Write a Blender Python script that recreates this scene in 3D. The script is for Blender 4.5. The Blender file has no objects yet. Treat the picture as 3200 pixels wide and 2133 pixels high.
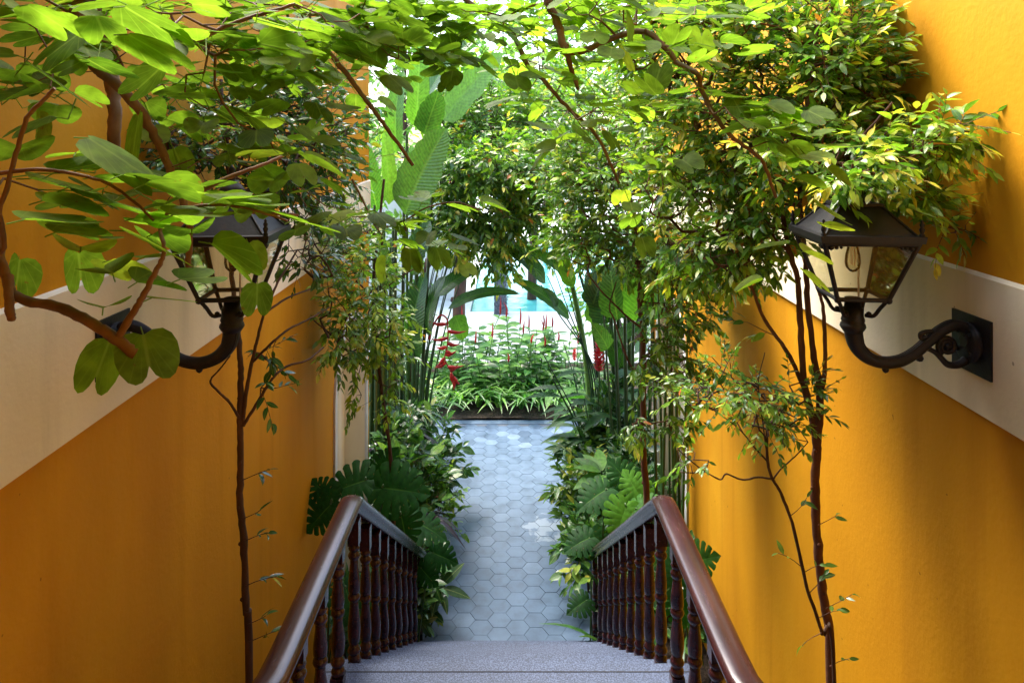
import bpy, math, random
import numpy as np
from mathutils import Vector, Matrix
R = math.radians
C = bpy.context.scene.collection
SC = bpy.context.scene

# ------------------------------------------------------------------ camera, sky, sun, exposure
EYE = 4.58
F = 2133.0
cam_d = bpy.data.cameras.new('camera'); cam = bpy.data.objects.new('camera', cam_d); C.objects.link(cam)
cam.location = (0, 0, EYE); cam.rotation_euler = (R(90), 0, 0)
cam_d.sensor_width = 36; cam_d.lens = 24.0
cam_d.shift_x = 14/3200; cam_d.shift_y = -(1066.5-450)/3200
cam_d.clip_start = .05; cam_d.clip_end = 500
SC.camera = cam
SUN_EL, SUN_AZ = 58, -38            # azimuth from +Y (away from the camera) towards +X
w = bpy.data.worlds.new('World'); SC.world = w; w.use_nodes = True
nt = w.node_tree; bg = nt.nodes['Background']
sky = nt.nodes.new('ShaderNodeTexSky'); sky.sky_type = 'NISHITA'; sky.sun_disc = False
sky.sun_elevation = R(SUN_EL); sky.sun_rotation = R(SUN_AZ); sky.air_density = 1.0; sky.dust_density = 3.0
nt.links.new(sky.outputs[0], bg.inputs[0]); bg.inputs[1].default_value = .15
sd = bpy.data.lights.new('sun', 'SUN'); sd.energy = 1.9; sd.angle = R(38); sd.color = (1, .94, .82)
sun = bpy.data.objects.new('sun', sd); C.objects.link(sun)
sdir = Vector((math.sin(R(SUN_AZ))*math.cos(R(SUN_EL)), math.cos(R(SUN_AZ))*math.cos(R(SUN_EL)), math.sin(R(SUN_EL))))
sun.rotation_euler = sdir.to_track_quat('Z', 'Y').to_euler(); sun.location = (0, 0, 20)
SC.view_settings.view_transform = 'Standard'; SC.view_settings.look = 'None'
SC.view_settings.exposure = 2.55; SC.view_settings.gamma = 1
try:
    SC.cycles.max_bounces = 10; SC.cycles.transmission_bounces = 8; SC.cycles.transparent_max_bounces = 8
    SC.cycles.diffuse_bounces = 6; SC.cycles.sample_clamp_indirect = 6; SC.cycles.caustics_refractive = False; SC.cycles.caustics_reflective = False
    SC.cycles.use_denoising = True
except Exception: pass

rng = np.random.default_rng(7)
def P(px, py, D): return np.array([(px-1586)/F*D, D, EYE-(py-450)/F*D])

# ------------------------------------------------------------------ mesh building
def nrm(v):
    v = np.asarray(v, float); return v/(np.linalg.norm(v, axis=-1, keepdims=True)+1e-12)
class MB:
    scale = None                       # (centre, factor) applied to things modelled at a larger size
    def __init__(s): s.V = []; s.F = {}; s.T = []; s.U = []; s.n = 0
    def add(s, V, Fs, tint=.5, uv=None):
        V = np.asarray(V, float).reshape(-1, 3); m = len(V)
        s.V.append(V); s.T.append(np.broadcast_to(np.asarray(tint, float), (m,)).copy())
        s.U.append(np.zeros((m, 3)) if uv is None else np.asarray(uv, float))
        for f in Fs:
            f = np.asarray(f, int)
            if f.ndim == 1: f = f[None]
            if len(f): s.F.setdefault(f.shape[1], []).append(f+s.n)
        s.n += m
    def inst(s, tpl, pos, Rm, sc, tint):
        V, Fs, U = tpl; N = len(pos); m = len(V)
        if N == 0: return
        sc = np.asarray(sc, float)
        if sc.ndim == 1: sc = np.repeat(sc[:, None], 3, 1)
        W = np.einsum('nij,nmj->nmi', Rm, V[None]*sc[:, None, :])+pos[:, None, :]
        off = (np.arange(N)*m)[:, None, None]
        s.add(W.reshape(-1, 3), [(np.asarray(f)[None]+off).reshape(-1, np.asarray(f).shape[1]) for f in Fs], np.repeat(tint, m), np.tile(U, (N, 1)))
    def build(s, name, mat, parent=None, smooth=True):
        me = bpy.data.meshes.new(name); V = np.concatenate(s.V)
        if MB.scale: V = MB.scale[0]+(V-MB.scale[0])*MB.scale[1]
        me.vertices.add(len(V)); me.vertices.foreach_set('co', V.astype(np.float32).ravel())
        li, ls, st = [], [], 0
        for k, fl in s.F.items():
            f = np.concatenate(fl); li.append(f.ravel()); ls.append(st+np.arange(len(f))*k); st += f.size
        li = np.concatenate(li); ls = np.concatenate(ls)
        me.loops.add(len(li)); me.loops.foreach_set('vertex_index', li.astype(np.int32))
        me.polygons.add(len(ls)); me.polygons.foreach_set('loop_start', ls.astype(np.int32))
        me.update(calc_edges=True); me.validate()
        if len(me.vertices) == len(V):
            a = me.attributes.new('tint', 'FLOAT', 'POINT'); a.data.foreach_set('value', np.concatenate(s.T).astype(np.float32))
            a = me.attributes.new('luv', 'FLOAT_VECTOR', 'POINT'); a.data.foreach_set('vector', np.concatenate(s.U).astype(np.float32).ravel())
        me.polygons.foreach_set('use_smooth', np.full(len(me.polygons), bool(smooth)))
        if mat: me.materials.append(mat)
        o = bpy.data.objects.new(name, me); C.objects.link(o)
        if parent: o.parent = parent; o.matrix_parent_inverse = Matrix.Translation(parent.location).inverted() if parent.rotation_euler.z == 0 else parent.matrix_basis.inverted()
        return o
def box(mb, a, b, tint=.5):
    (x0, y0, z0), (x1, y1, z1) = a, b
    V = [(x0,y0,z0),(x1,y0,z0),(x1,y1,z0),(x0,y1,z0),(x0,y0,z1),(x1,y0,z1),(x1,y1,z1),(x0,y1,z1)]
    mb.add(V, [np.array([(0,3,2,1),(4,5,6,7),(0,1,5,4),(1,2,6,5),(2,3,7,6),(3,0,4,7)])], tint)
def frame_along(pts):
    pts = np.asarray(pts, float); t = np.gradient(pts, axis=0); t = nrm(t)
    u = np.zeros_like(t); a = np.array([0, 0, 1.]) if abs(t[0][2]) < .9 else np.array([1., 0, 0])
    u[0] = nrm(a-t[0]*np.dot(a, t[0]))
    for i in range(1, len(t)):
        v = u[i-1]-t[i]*np.dot(u[i-1], t[i]); u[i] = nrm(v)
    return t, u, np.cross(t, u)
def tube(mb, pts, rad, segs=8, tint=.5, cap=True, flat=1.0):
    pts = np.asarray(pts, float); n = len(pts); rad = np.broadcast_to(np.asarray(rad, float), (n,))
    t, u, v = frame_along(pts); an = np.arange(segs)*2*math.pi/segs
    V = pts[:, None]+rad[:, None, None]*(u[:, None]*np.cos(an)[None, :, None]*flat+v[:, None]*np.sin(an)[None, :, None])
    i = np.arange(n-1)[:, None]*segs; j = np.arange(segs)[None]; k = (j+1) % segs
    f = np.stack([i+j, i+k, i+segs+k, i+segs+j], -1).reshape(-1, 4)
    U = np.zeros((n, segs, 3)); U[:, :, 0] = an/6.283; U[:, :, 1] = (np.arange(n)/max(1, n-1))[:, None]
    mb.add(V.reshape(-1, 3), [f], tint, U.reshape(-1, 3))
    if cap:
        mb.add(V[0], [np.arange(segs)[::-1]], tint); mb.add(V[-1], [np.arange(segs)], tint)
def lathe(mb, prof, segs, o=(0, 0, 0), tint=.5, sq=False, rot=0.):
    prof = np.array(prof, float); n = len(prof); an = np.arange(segs)*2*math.pi/segs+rot
    V = np.zeros((n, segs, 3)); V[..., 0] = prof[:, :1]*np.cos(an)+o[0]; V[..., 1] = prof[:, :1]*np.sin(an)+o[1]; V[..., 2] = prof[:, 1:]+o[2]
    i = np.arange(n-1)[:, None]*segs; j = np.arange(segs)[None]; k = (j+1) % segs
    mb.add(V.reshape(-1, 3), [np.stack([i+j, i+k, i+segs+k, i+segs+j], -1).reshape(-1, 4)], tint)
def smooth_path(pts, n=8):
    pts = np.asarray(pts, float)
    if len(pts) < 3: return np.array([pts[0]+(pts[-1]-pts[0])*t for t in np.linspace(0, 1, n+1)])
    e = np.vstack([2*pts[0]-pts[1], pts, 2*pts[-1]-pts[-2]]); out = []
    for i in range(1, len(e)-2):
        p0, p1, p2, p3 = e[i-1:i+3]
        for t in np.arange(n)/n:
            out.append(.5*((2*p1)+(-p0+p2)*t+(2*p0-5*p1+4*p2-p3)*t*t+(-p0+3*p1-3*p2+p3)*t**3))
    out.append(pts[-1]); return np.array(out)

# ------------------------------------------------------------------ materials
def mat(name, base=(.5, .5, .5), rough=.6, metal=0., spec=.5, coat=0.):
    m = bpy.data.materials.new(name); m.use_nodes = True; b = m.node_tree.nodes['Principled BSDF']
    b.inputs['Base Color'].default_value = (*base, 1); b.inputs['Roughness'].default_value = rough
    b.inputs['Metallic'].default_value = metal; b.inputs['Specular IOR Level'].default_value = spec; b.inputs['Coat Weight'].default_value = coat
    return m
def nd(m, t, **kw):
    n = m.node_tree.nodes.new(t)
    for k, v in kw.items():
        if k in n.inputs: n.inputs[k].default_value = v
        else: setattr(n, k, v)
    return n
def lk(m, a, b): m.node_tree.links.new(a, b)
def ramp(m, stops):
    r = m.node_tree.nodes.new('ShaderNodeValToRGB'); e = r.color_ramp.elements
    e[0].position, e[0].color = stops[0][0], (*stops[0][1], 1); e[1].position, e[1].color = stops[-1][0], (*stops[-1][1], 1)
    for p, c in stops[1:-1]:
        x = e.new(p); x.color = (*c, 1)
    return r
def coords(m, scale=(1, 1, 1)):
    g = nd(m, 'ShaderNodeNewGeometry'); mp = nd(m, 'ShaderNodeMapping'); mp.inputs['Scale'].default_value = scale
    lk(m, g.outputs['Position'], mp.inputs[0]); return mp.outputs[0]
def noisy(m, stops, scale=4, detail=8, stretch=(1, 1, 1), bump=.1, bscale=60, bdist=.003):
    b = m.node_tree.nodes['Principled BSDF']
    n = nd(m, 'ShaderNodeTexNoise', Scale=scale, Detail=detail); lk(m, coords(m, stretch), n.inputs['Vector'])
    r = ramp(m, stops); lk(m, n.outputs[0], r.inputs[0]); lk(m, r.outputs[0], b.inputs['Base Color'])
    if bump:
        n2 = nd(m, 'ShaderNodeTexNoise', Scale=bscale, Detail=4); lk(m, coords(m), n2.inputs['Vector'])
        bp = nd(m, 'ShaderNodeBump', Strength=bump, Distance=bdist); lk(m, n2.outputs[0], bp.inputs['Height']); lk(m, bp.outputs[0], b.inputs['Normal'])
    return m, b
def plaster(name, c0, c1, c2, stain):
    m, b = noisy(mat(name, rough=.7, spec=.16), [(.3, c0), (.5, c1), (.72, c2)], 1.6, 10, (1, 1, .45), .35, 42, .004)
    old = b.inputs['Base Color'].links[0].from_socket
    n = nd(m, 'ShaderNodeTexNoise', Scale=3.2, Detail=6); lk(m, coords(m, (1, 1.6, .09)), n.inputs['Vector'])
    r = ramp(m, [(.54, (0, 0, 0)), (.76, (.5, .5, .5))]); lk(m, n.outputs[0], r.inputs[0])
    sp = nd(m, 'ShaderNodeTexNoise', Scale=23, Detail=1); lk(m, coords(m), sp.inputs['Vector'])
    r2 = ramp(m, [(.80, (0, 0, 0)), (.815, (.7, .7, .7))]); lk(m, sp.outputs[0], r2.inputs[0])
    mx = nd(m, 'ShaderNodeMix', data_type='RGBA'); lk(m, r.outputs[0], mx.inputs[0]); lk(m, old, mx.inputs[6]); mx.inputs[7].default_value = (*stain, 1)
    mx2 = nd(m, 'ShaderNodeMix', data_type='RGBA'); lk(m, r2.outputs[0], mx2.inputs[0]); lk(m, mx.outputs[2], mx2.inputs[6]); mx2.inputs[7].default_value = (stain[0]*.4, stain[1]*.4, stain[2]*.4, 1)
    big = nd(m, 'ShaderNodeTexNoise', Scale=.8, Detail=5, Distortion=.6); lk(m, coords(m, (1, 1, .6)), big.inputs['Vector'])
    mr = nd(m, 'ShaderNodeMapRange'); mr.inputs[1].default_value = .3; mr.inputs[2].default_value = .7; mr.inputs[3].default_value = .86; mr.inputs[4].default_value = 1.12; lk(m, big.outputs[0], mr.inputs[0])
    hv = nd(m, 'ShaderNodeHueSaturation'); lk(m, mr.outputs[0], hv.inputs['Value']); lk(m, mx2.outputs[2], hv.inputs['Color'])
    lk(m, hv.outputs[0], b.inputs['Base Color'])
    rr = nd(m, 'ShaderNodeMapRange'); rr.inputs[3].default_value = .5; rr.inputs[4].default_value = .8; lk(m, n.outputs[0], rr.inputs[0]); lk(m, rr.outputs[0], b.inputs['Roughness']); return m
OCHRE = plaster('ochre_plaster', (.49, .212, .006), (.56, .256, .008), (.61, .305, .013), (.37, .155, .006))
CREAM = plaster('cream_plaster', (.72, .64, .47), (.80, .73, .56), (.85, .79, .64), (.42, .38, .28))
WHITE = noisy(mat('white_render', rough=.6), [(.3, (.60, .61, .63)), (.7, (.72, .73, .75))], 3)[0]

def leafmat(name, stops, trans=.35, rough=.35, vein=(0, 0), veincol=None, tcol=(1.6, 1.9, .6), spec=.5, rib=True, spots=55., radial=False):
    m = mat(name, rough=rough, spec=spec); N = m.node_tree; b = N.nodes['Principled BSDF']; out = N.nodes['Material Output']
    at = nd(m, 'ShaderNodeAttribute', attribute_name='tint'); r = ramp(m, stops); lk(m, at.outputs['Fac'], r.inputs[0]); col = r.outputs[0]
    nn = nd(m, 'ShaderNodeTexNoise', Scale=28, Detail=3); lk(m, coords(m), nn.inputs['Vector'])
    hv = nd(m, 'ShaderNodeHueSaturation'); mr = nd(m, 'ShaderNodeMapRange'); mr.inputs[1].default_value = .25; mr.inputs[2].default_value = .75; mr.inputs[3].default_value = .62; mr.inputs[4].default_value = 1.38
    lk(m, nn.outputs[0], mr.inputs[0]); lk(m, mr.outputs[0], hv.inputs['Value']); lk(m, col, hv.inputs['Color']); col = hv.outputs[0]
    sp = nd(m, 'ShaderNodeTexNoise', Scale=spots, Detail=2); lk(m, coords(m), sp.inputs['Vector']); sr = ramp(m, [(.70, (0, 0, 0)), (.735, (.85, .85, .85))]); lk(m, sp.outputs[0], sr.inputs[0])
    sm = nd(m, 'ShaderNodeMix', data_type='RGBA'); lk(m, sr.outputs[0], sm.inputs[0]); lk(m, col, sm.inputs[6]); sm.inputs[7].default_value = (.16, .10, .03, 1); col = sm.outputs[2]
    if rib or vein[0]:
        lu = nd(m, 'ShaderNodeAttribute', attribute_name='luv'); sx = nd(m, 'ShaderNodeSeparateXYZ'); lk(m, lu.outputs['Vector'], sx.inputs[0])
        ab = nd(m, 'ShaderNodeMath', operation='ABSOLUTE'); lk(m, sx.outputs[0], ab.inputs[0])
        fac = nd(m, 'ShaderNodeMapRange'); fac.inputs[1].default_value = .03; fac.inputs[2].default_value = .09; fac.inputs[3].default_value = .55; fac.inputs[4].default_value = 0
        lk(m, ab.outputs[0], fac.inputs[0]); last = fac.outputs[0]
        if vein[0]:
            a = nd(m, 'ShaderNodeMath', operation='MULTIPLY_ADD'); lk(m, ab.outputs[0], a.inputs[0]); a.inputs[1].default_value = -vein[1]; lk(m, sx.outputs[1], a.inputs[2])
            s1 = nd(m, 'ShaderNodeMath', operation='MULTIPLY'); lk(m, a.outputs[0], s1.inputs[0]); s1.inputs[1].default_value = vein[0]
            s2 = nd(m, 'ShaderNodeMath', operation='SINE'); lk(m, s1.outputs[0], s2.inputs[0])
            s3 = nd(m, 'ShaderNodeMapRange'); s3.inputs[1].default_value = .55; s3.inputs[2].default_value = 1.0; s3.inputs[3].default_value = 0; s3.inputs[4].default_value = .30
            lk(m, s2.outputs[0], s3.inputs[0]); mxx = nd(m, 'ShaderNodeMath', operation='MAXIMUM'); lk(m, last, mxx.inputs[0]); lk(m, s3.outputs[0], mxx.inputs[1]); last = mxx.outputs[0]
            bp = nd(m, 'ShaderNodeBump', Strength=.3, Distance=.004); lk(m, s2.outputs[0], bp.inputs['Height']); lk(m, bp.outputs[0], b.inputs['Normal'])
        if radial:
            yo = nd(m, 'ShaderNodeMath', operation='ADD'); lk(m, sx.outputs[1], yo.inputs[0]); yo.inputs[1].default_value = .06
            at2 = nd(m, 'ShaderNodeMath', operation='ARCTAN2'); lk(m, ab.outputs[0], at2.inputs[0]); lk(m, yo.outputs[0], at2.inputs[1])
            s1 = nd(m, 'ShaderNodeMath', operation='MULTIPLY'); lk(m, at2.outputs[0], s1.inputs[0]); s1.inputs[1].default_value = 21
            s2 = nd(m, 'ShaderNodeMath', operation='SINE'); lk(m, s1.outputs[0], s2.inputs[0]); s3 = nd(m, 'ShaderNodeMapRange'); s3.inputs[1].default_value = .86; s3.inputs[2].default_value = 1.0; s3.inputs[3].default_value = 0; s3.inputs[4].default_value = .28
            lk(m, s2.outputs[0], s3.inputs[0]); mxx = nd(m, 'ShaderNodeMath', operation='MAXIMUM'); lk(m, last, mxx.inputs[0]); lk(m, s3.outputs[0], mxx.inputs[1]); last = mxx.outputs[0]
        mx = nd(m, 'ShaderNodeMix', data_type='RGBA'); lk(m, last, mx.inputs[0]); lk(m, col, mx.inputs[6]); mx.inputs[7].default_value = (*(veincol or (.22, .34, .07)), 1); col = mx.outputs[2]
    lk(m, col, b.inputs['Base Color'])
    tr = nd(m, 'ShaderNodeBsdfTranslucent'); tm = nd(m, 'ShaderNodeMix', data_type='RGBA', blend_type='MULTIPLY'); tm.inputs[0].default_value = 1
    lk(m, col, tm.inputs[6]); tm.inputs[7].default_value = (*tcol, 1); lk(m, tm.outputs[2], tr.inputs[0])
    ms = nd(m, 'ShaderNodeMixShader'); ms.inputs[0].default_value = trans
    lk(m, b.outputs[0], ms.inputs[1]); lk(m, tr.outputs[0], ms.inputs[2]); lk(m, ms.outputs[0], out.inputs[0]); return m
L_SMALL = leafmat('small_leaf', [(0, (.025, .075, .018)), (.4, (.065, .165, .028)), (.65, (.17, .31, .035)), (.85, (.36, .46, .06)), (.97, (.55, .46, .08)), (1, (.5, .16, .04))], .34, .28)
L_DARK = leafmat('dark_glossy_leaf', [(0, (.018, .062, .02)), (.5, (.045, .125, .032)), (.85, (.13, .24, .035)), (1, (.38, .36, .05))], .25, .25)
L_ORCHID = leafmat('orchid_tree_leaf', [(0, (.06, .115, .018)), (.5, (.12, .20, .03)), (.85, (.21, .32, .045)), (1, (.36, .42, .07))], .58, .52, (0, 0), rib=True, veincol=(.26, .36, .09), radial=True, tcol=(1.5, 1.7, .5), spec=.12)
L_BANANA = leafmat('paddle_leaf', [(0, (.012, .05, .015)), (.5, (.04, .12, .022)), (1, (.15, .30, .04))], .42, .32, (170, .12), (.13, .25, .05))
L_MONST = leafmat('split_leaf', [(0, (.006, .034, .008)), (.5, (.014, .068, .012)), (1, (.09, .25, .02))], .25, .55, (0, 0), (.08, .2, .03), spec=.1)
L_GINGER = leafmat('ginger_leaf', [(0, (.012, .06, .02)), (.5, (.03, .105, .022)), (1, (.12, .28, .04))], .35, .42, (60, .5), (.08, .18, .04), spec=.3)
L_BED = leafmat('bed_leaf', [(0, (.02, .08, .02)), (.5, (.05, .16, .035)), (1, (.16, .32, .05))], .35, .3)
L_PURPLE = leafmat('purple_leaf', [(0, (.012, .008, .014)), (.6, (.03, .014, .03)), (1, (.09, .02, .04))], .12, .3, rib=False)
L_STRIPE = leafmat('striped_leaf', [(0, (.01, .045, .02)), (1, (.02, .08, .025))], .15, .5, (48, .6), (.3, .36, .12), spec=.15)
L_FAR = leafmat('far_leaf', [(0, (.04, .12, .02)), (.6, (.10, .22, .04)), (1, (.28, .40, .07))], .4, .5, rib=False)
STALK = leafmat('green_stalk', [(0, (.012, .04, .012)), (.6, (.04, .10, .02)), (1, (.14, .26, .04))], .05, .4, rib=False)
BARK_R = noisy(mat('red_brown_bark', rough=.8), [(.3, (.055, .022, .012)), (.55, (.13, .048, .022)), (.75, (.20, .085, .04))], 9, 8, (1, 1, .35), .6, 50, .006)[0]
BARK_D = noisy(mat('dark_bark', rough=.8), [(.3, (.03, .014, .009)), (.55, (.07, .03, .016)), (.8, (.13, .06, .035))], 12, 8, (1, 1, .35), .6, 60, .005)[0]
BARK_O = noisy(mat('orange_brown_bark', rough=.7), [(.3, (.10, .05, .025)), (.55, (.17, .085, .04)), (.75, (.25, .15, .08))], 14, 8, (1, 1, .6), .5, 70, .003)[0]
RED = leafmat('red_bract', [(0, (.35, .012, .015)), (1, (.65, .03, .03))], .2, .35, rib=False, tcol=(1.2, .6, .6))
IRON, _b = noisy(mat('black_iron', rough=.5, spec=.3), [(.35, (.006, .006, .009)), (.62, (.011, .010, .014)), (.78, (.035, .02, .015))], 14, 8, (1, 1, 1), .5, 90, .002)
WOOD, _b = noisy(mat('varnished_wood', rough=.24, spec=.4, coat=.25), [(.3, (.019, .005, .007)), (.5, (.030, .008, .011)), (.7, (.045, .013, .016))], 6, 10, (3, .6, 3), .06, 18, .004)
_b.inputs['Coat Roughness'].default_value = .22
_n = nd(WOOD, 'ShaderNodeTexNoise', Scale=22, Detail=8); lk(WOOD, coords(WOOD, (4, .5, 4)), _n.inputs['Vector']); _r = nd(WOOD, 'ShaderNodeMapRange'); _r.inputs[1].default_value = .3; _r.inputs[2].default_value = .7; _r.inputs[3].default_value = .22; _r.inputs[4].default_value = .28
lk(WOOD, _n.outputs[0], _r.inputs[0]); lk(WOOD, _r.outputs[0], _b.inputs['Roughness'])
SOIL = noisy(mat('dark_soil', rough=.95), [(.3, (.018, .012, .008)), (.55, (.05, .032, .022)), (.75, (.10, .07, .05))], 30, 10, (1, 1, 1), 1, 60, .03)[0]
def granite():
    m = mat('granite', rough=.6); b = m.node_tree.nodes['Principled BSDF']
    n = nd(m, 'ShaderNodeTexNoise', Scale=150, Detail=3); lk(m, coords(m), n.inputs['Vector'])
    r = ramp(m, [(.38, (.018, .030, .066)), (.5, (.034, .055, .115)), (.62, (.075, .11, .21))]); lk(m, n.outputs[0], r.inputs[0])
    n2 = nd(m, 'ShaderNodeTexNoise', Scale=3, Detail=6); lk(m, coords(m), n2.inputs['Vector'])
    hv = nd(m, 'ShaderNodeHueSaturation'); mr = nd(m, 'ShaderNodeMapRange'); mr.inputs[3].default_value = .65; mr.inputs[4].default_value = 1.35
    lk(m, n2.outputs[0], mr.inputs[0]); lk(m, mr.outputs[0], hv.inputs['Value']); lk(m, r.outputs[0], hv.inputs['Color']); lk(m, hv.outputs[0], b.inputs['Base Color']); return m
GRANITE = granite()
def tilemat():
    m = mat('cement_hex_tile', rough=.42); b = m.node_tree.nodes['Principled BSDF']
    at = nd(m, 'ShaderNodeAttribute', attribute_name='tint'); r = ramp(m, [(0, (.040, .074, .13)), (.5, (.083, .137, .22)), (1, (.18, .25, .345))]); lk(m, at.outputs['Fac'], r.inputs[0])
    n = nd(m, 'ShaderNodeTexNoise', Scale=5, Detail=12, Roughness=.65); lk(m, coords(m), n.inputs['Vector'])
    r2 = ramp(m, [(.3, (.5, .5, .54)), (.5, (.85, .86, .88)), (.64, (1.0, 1.0, 1.0)), (.76, (1.35, 1.32, 1.3))]); lk(m, n.outputs[0], r2.inputs[0])
    mx = nd(m, 'ShaderNodeMix', data_type='RGBA', blend_type='MULTIPLY'); mx.inputs[0].default_value = 1; lk(m, r.outputs[0], mx.inputs[6]); lk(m, r2.outputs[0], mx.inputs[7])
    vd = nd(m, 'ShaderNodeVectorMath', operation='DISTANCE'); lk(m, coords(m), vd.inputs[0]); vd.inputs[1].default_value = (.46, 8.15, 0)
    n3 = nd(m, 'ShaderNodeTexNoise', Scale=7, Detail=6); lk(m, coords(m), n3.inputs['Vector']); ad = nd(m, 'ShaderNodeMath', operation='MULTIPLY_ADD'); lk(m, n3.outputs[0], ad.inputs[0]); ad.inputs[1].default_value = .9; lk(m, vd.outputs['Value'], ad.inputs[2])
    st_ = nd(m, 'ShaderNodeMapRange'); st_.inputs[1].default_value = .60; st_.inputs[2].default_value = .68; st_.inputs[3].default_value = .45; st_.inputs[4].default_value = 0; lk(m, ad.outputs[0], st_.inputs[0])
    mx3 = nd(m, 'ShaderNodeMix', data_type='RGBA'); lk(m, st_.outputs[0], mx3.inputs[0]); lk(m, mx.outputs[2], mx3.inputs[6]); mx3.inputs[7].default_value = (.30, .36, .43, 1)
    lk(m, mx3.outputs[2], b.inputs['Base Color'])
    rr = nd(m, 'ShaderNodeMapRange'); rr.inputs[3].default_value = .22; rr.inputs[4].default_value = .6; lk(m, n.outputs[0], rr.inputs[0]); lk(m, rr.outputs[0], b.inputs['Roughness'])
    bp = nd(m, 'ShaderNodeBump', Strength=.15, Distance=.003); lk(m, n.outputs[0], bp.inputs['Height']); lk(m, bp.outputs[0], b.inputs['Normal']); return m
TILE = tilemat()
GLASS = mat('lantern_glass', (.93, .92, .82), .04); GLASS.node_tree.nodes['Principled BSDF'].inputs['Transmission Weight'].default_value = 1
def thin_glass():
    m = bpy.data.materials.new('thin_glass'); m.use_nodes = True; N = m.node_tree; N.nodes.remove(N.nodes['Principled BSDF'])
    t = nd(m, 'ShaderNodeBsdfTransparent'); t.inputs[0].default_value = (.93, .90, .76, 1); g = nd(m, 'ShaderNodeBsdfGlossy'); g.inputs['Roughness'].default_value = .05
    d = nd(m, 'ShaderNodeBsdfDiffuse'); d.inputs[0].default_value = (.6, .55, .38, 1)
    f = nd(m, 'ShaderNodeFresnel'); f.inputs[0].default_value = 1.5
    ms = nd(m, 'ShaderNodeMixShader'); lk(m, f.outputs[0], ms.inputs[0]); lk(m, t.outputs[0], ms.inputs[1]); lk(m, g.outputs[0], ms.inputs[2])
    m2 = nd(m, 'ShaderNodeMixShader'); m2.inputs[0].default_value = .045; lk(m, ms.outputs[0], m2.inputs[1]); lk(m, d.outputs[0], m2.inputs[2])
    lk(m, m2.outputs[0], N.nodes['Material Output'].inputs[0]); return m
PANE = thin_glass()
COPPER = mat('copper_filament', (.75, .25, .08), .4)

# ------------------------------------------------------------------ things
def tag(o, label=None, cat=None, group=None, kind=None):
    if label: o['label'] = label
    if cat: o['category'] = cat
    if group: o['group'] = group
    if kind: o['kind'] = kind
    return o
def empty(name, loc, label, cat, group=None):
    o = bpy.data.objects.new(name, None); o.empty_display_size = .1; o.location = loc; C.objects.link(o); return tag(o, label, cat, group)
def struct(name, mb, m, smooth=False): return tag(mb.build(name, m, None, smooth), kind='structure')
def copy_tree(o, parent=None):
    c = o.copy(); C.objects.link(c)
    if parent: c.parent = parent
    for ch in [x for x in KIDS.get(o.name, [])]: copy_tree(ch, c)
    return c
KIDS = {}
def reg(root):
    for o in list(C.objects):
        if o.parent: KIDS.setdefault(o.parent.name, [])
    for o in list(C.objects):
        if o.parent and o not in KIDS[o.parent.name]: KIDS[o.parent.name].append(o)

# ================================================================== SETTING
XL, XR = 1.533, 1.80
g = MB(); g.add([(-160, -30, -.06), (160, -30, -.06), (160, 260, -.06), (-160, 260, -.06)], [np.array([[0, 1, 2, 3]])])
struct('ground', g, SOIL)
# hexagonal paving
mb = MB(); s = .116; pit = 1.5*s; rowp = math.sqrt(3)*s; gap = .0022
cx0, cy0 = .097, 6.376+rowp/2
for c in range(-8, 9):
    for r_ in range(-5, 27):
        x = cx0+c*pit; y = cy0+(r_+(.5 if c % 2 else 0))*rowp
        if abs(x) > 1.14 or y > 11.16 or y < 5.4: continue
        a = np.arange(6)*math.pi/3; rr = s-gap
        top = np.stack([x+rr*np.cos(a), np.minimum(y+rr*np.sin(a), 11.17), np.full(6, 0.)], 1)
        top[:, 2] += rng.normal(0, .0007)+(top[:, 0]-x)*rng.normal(0, .006)
        bot = top.copy(); bot[:, 2] = -.012; bot[:, :2] = (bot[:, :2]-[x, y])*1.004+[x, y]
        t = np.clip(rng.normal(.42, .07), 0, 1)
        if y > 10.3: t = np.clip(rng.normal(.42, .2), 0, 1)
        k = np.arange(6)
        mb.add(np.vstack([top, bot]), [np.arange(6), np.stack([k, (k+6), (k+1) % 6+6, (k+1) % 6], 1)], t)
x = -1.2
while x < 1.2:
    box(mb, (x, 11.18, -.02), (min(x+.597, 1.2), 11.33, .001), rng.uniform(.5, .8)); x += .6
box(mb, (-1.17, 5.5, -.02), (-1.05, 11.17, .001), .3); box(mb, (1.05, 5.5, -.02), (1.17, 11.17, .001), .3)
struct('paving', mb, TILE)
g = MB(); g.add([(-1.2, 5.4, -.006), (1.2, 5.4, -.006), (1.2, 11.33, -.006), (-1.2, 11.33, -.006)], [np.array([[0, 1, 2, 3]])])
struct('paving_bed', g, mat('dark_grout', (.07, .085, .11), .9))
# raised soil bed beyond the paving
g = MB(); n = 60; xs = np.linspace(-7, 7, n); ys = np.linspace(11.34, 13.9, 24); X, Y = np.meshgrid(xs, ys)
Z = .02+.1*np.clip((Y-11.34)/.8, 0, 1)+rng.normal(0, .012, X.shape)
i = np.arange(len(ys)-1)[:, None]*n+np.arange(n-1)[None]
g.add(np.stack([X, Y, Z], -1).reshape(-1, 3), [np.stack([i, i+1, i+n+1, i+n], -1).reshape(-1, 4)]); struct('soil_bed', g, SOIL)
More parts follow.
